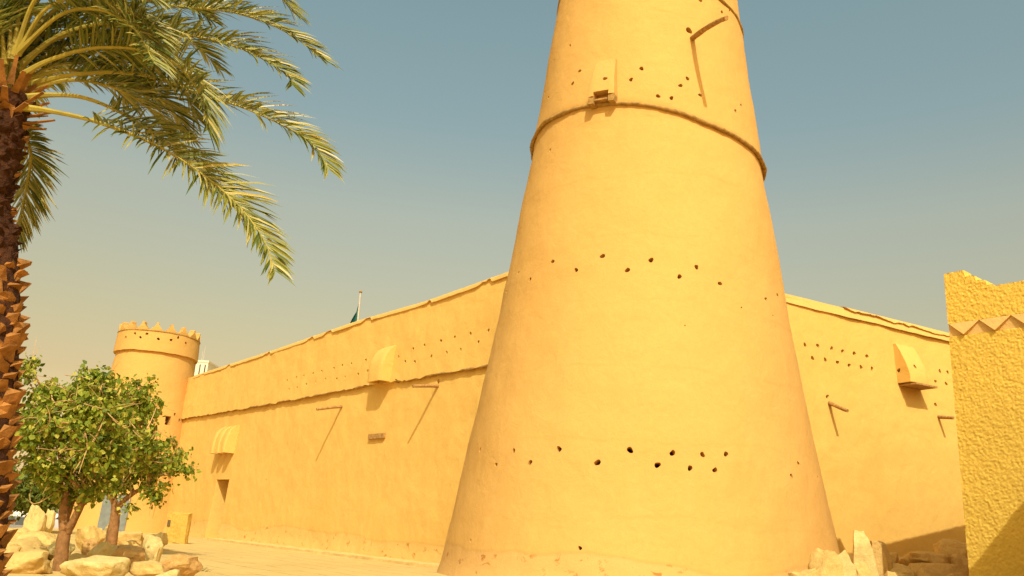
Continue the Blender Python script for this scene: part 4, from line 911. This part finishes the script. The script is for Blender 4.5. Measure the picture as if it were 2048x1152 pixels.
TR_F = [
 ([(45, 215), (100, 222), (200, 246), (330, 300), (450, 385), (522, 470), (553, 548)], 7.4, 6.7, .33, .22, .5),
 ([(50, 195), (100, 190), (170, 196), (255, 233), (345, 300), (430, 375), (500, 450)], 7.5, 7.4, .33, .30, .3),
 ([(45, 150), (100, 120), (187, 96), (278, 99), (347, 125), (382, 160), (405, 200), (415, 262)], 7.4, 6.6, .36, .20, -.3),
 ([(55, 170), (140, 150), (250, 145), (340, 165), (410, 194), (486, 215), (590, 264), (638, 306), (658, 342)], 7.6, 7.2, .34, .25, .5),
 ([(40, 130), (120, 70), (230, 45), (365, 68), (451, 87), (520, 115), (573, 150), (586, 172)], 7.6, 7.3, .34, .25, .5),
 ([(40, 100), (110, 20), (220, -10), (347, 12), (451, 22), (520, 40), (590, 75), (648, 122)], 7.6, 7.5, .34, .28, .5),
 ([(35, 80), (100, -30), (220, -80), (360, -70), (480, -45), (545, -20), (590, 30)], 7.5, 7.7, .36, .25, .5),
 ([(10, 230), (45, 262), (62, 310), (55, 360), (46, 410), (36, 478)], 7.9, 8.2, .25, .12, -.8),
 ([(45, 165), (110, 130), (180, 130), (230, 160), (255, 205)], 7.8, 8.6, .34, .2, .2),
 ([(45, 165), (120, 140), (200, 150), (280, 175), (340, 215), (375, 275)], 7.7, 8.8, .34, .25, .2),
 ([(45, 150), (130, 90), (220, 85), (300, 110), (360, 160), (395, 240)], 7.8, 9.0, .36, .2, 0),
 ([(40, 120), (120, 40), (220, 30), (320, 55), (390, 90), (440, 140)], 7.8, 9.2, .36, .2, 0),
 ([(35, 110), (90, 20), (170, -5), (260, 25), (320, 80)], 7.3, 6.4, .34, .25, 0),
 ([(30, 110), (70, 0), (140, -60), (230, -60), (300, -10)], 7.3, 6.3, .36, .25, 0),
 ([(30, 110), (120, 30), (200, 20), (270, 60), (310, 130)], 7.3, 6.2, .34, .25, 0),
 ([(35, 140), (110, 80), (190, 70), (260, 110), (290, 180)], 7.6, 8.3, .34, .22, 0),
 ([(20, 90), (80, -20), (190, -60), (330, -30), (420, 40)], 7.5, 8.0, .36, .25, .3),
 ([(60, 175), (150, 160), (240, 180), (310, 230), (352, 300)], 7.7, 8.4, .32, .25, .2),
 ([(40, 100), (90, 60), (160, 50), (215, 90), (240, 150)], 7.7, 9.0, .34, .2, 0),
 ([(25, 120), (40, 20), (60, -60), (110, -130), (180, -150)], 7.4, 7.0, .36, .25, 0),
 ([(20, 120), (22, 20), (25, -80), (40, -190)], 7.4, 7.2, .36, .25, 0),
 ([(10, 130), (0, 30), (-10, -60), (-30, -160)], 7.4, 6.9, .36, .25, 0)]
for i, (pp, y0, y1, lf, stt, rl) in enumerate(TR_F): frond(fpx(pp, y0, y1), 800 + i, lf, stt, int(46 + 3 * len(pp)), rl)
rg = random.Random(99)
for i in range(24):                              # the rest of the crown, all round
    az = math.radians(112 + 140 * (i + rg.uniform(-.3, .3)) / 24); el = math.radians(rg.choice([80, 70, 55, 40])); L = K * rg.uniform(2.4, 3.0)
    h = np.array([math.cos(az), math.sin(az), 0]); pts, p, e_ = [], CC + h * 0.1 - EZ * 0.05, el
    for k in range(7):
        pts.append(p.copy()); p = p + (h * math.cos(e_) + EZ * math.sin(e_)) * (L / 6); e_ -= math.radians(rg.uniform(13, 21))
    frond(pts, 900 + i, 0.36, 0.22, 50, rg.uniform(-.4, .4))
for i in range(34):                              # cut stalk stubs round the crown's foot
    ang = i * 2.39996; e = np.array([math.cos(ang), math.sin(ang), 0]); zz = CC[2] - K * (0.28 - 0.012 * i); el = math.radians(12 + 1.6 * i)
    c = np.array([np.interp(zz, TP[:, 2], TP[:, j]) for j in range(2)] + [zz]); d = e * math.cos(el) + EZ * math.sin(el); u = np.array([-e[1], e[0], 0]); nn_ = np.cross(d, u)
    L = K * rg.uniform(0.22, 0.40); p0 = c + e * 0.13 * K; w_ = 0.036 * K * rg.uniform(.7, 1.2)
    vv = []
    for s, kx in ((0, 1.3), (L * .5, .8), (L, .6)):
        for a_, b_ in ((-1, -.25), (1, -.25), (.8, .3), (-.8, .3)): vv.append(p0 + d * s + u * a_ * w_ * kx + nn_ * b_ * w_ * kx)
    mesh_obj('cut_stalk', vv, [(3, 2, 1, 0), (8, 9, 10, 11)] + [(4 * r_ + j, 4 * r_ + (j + 1) % 4, 4 * r_ + 4 + (j + 1) % 4, 4 * r_ + 4 + j) for r_ in (0, 1) for j in range(4)], M_STUB, palm)
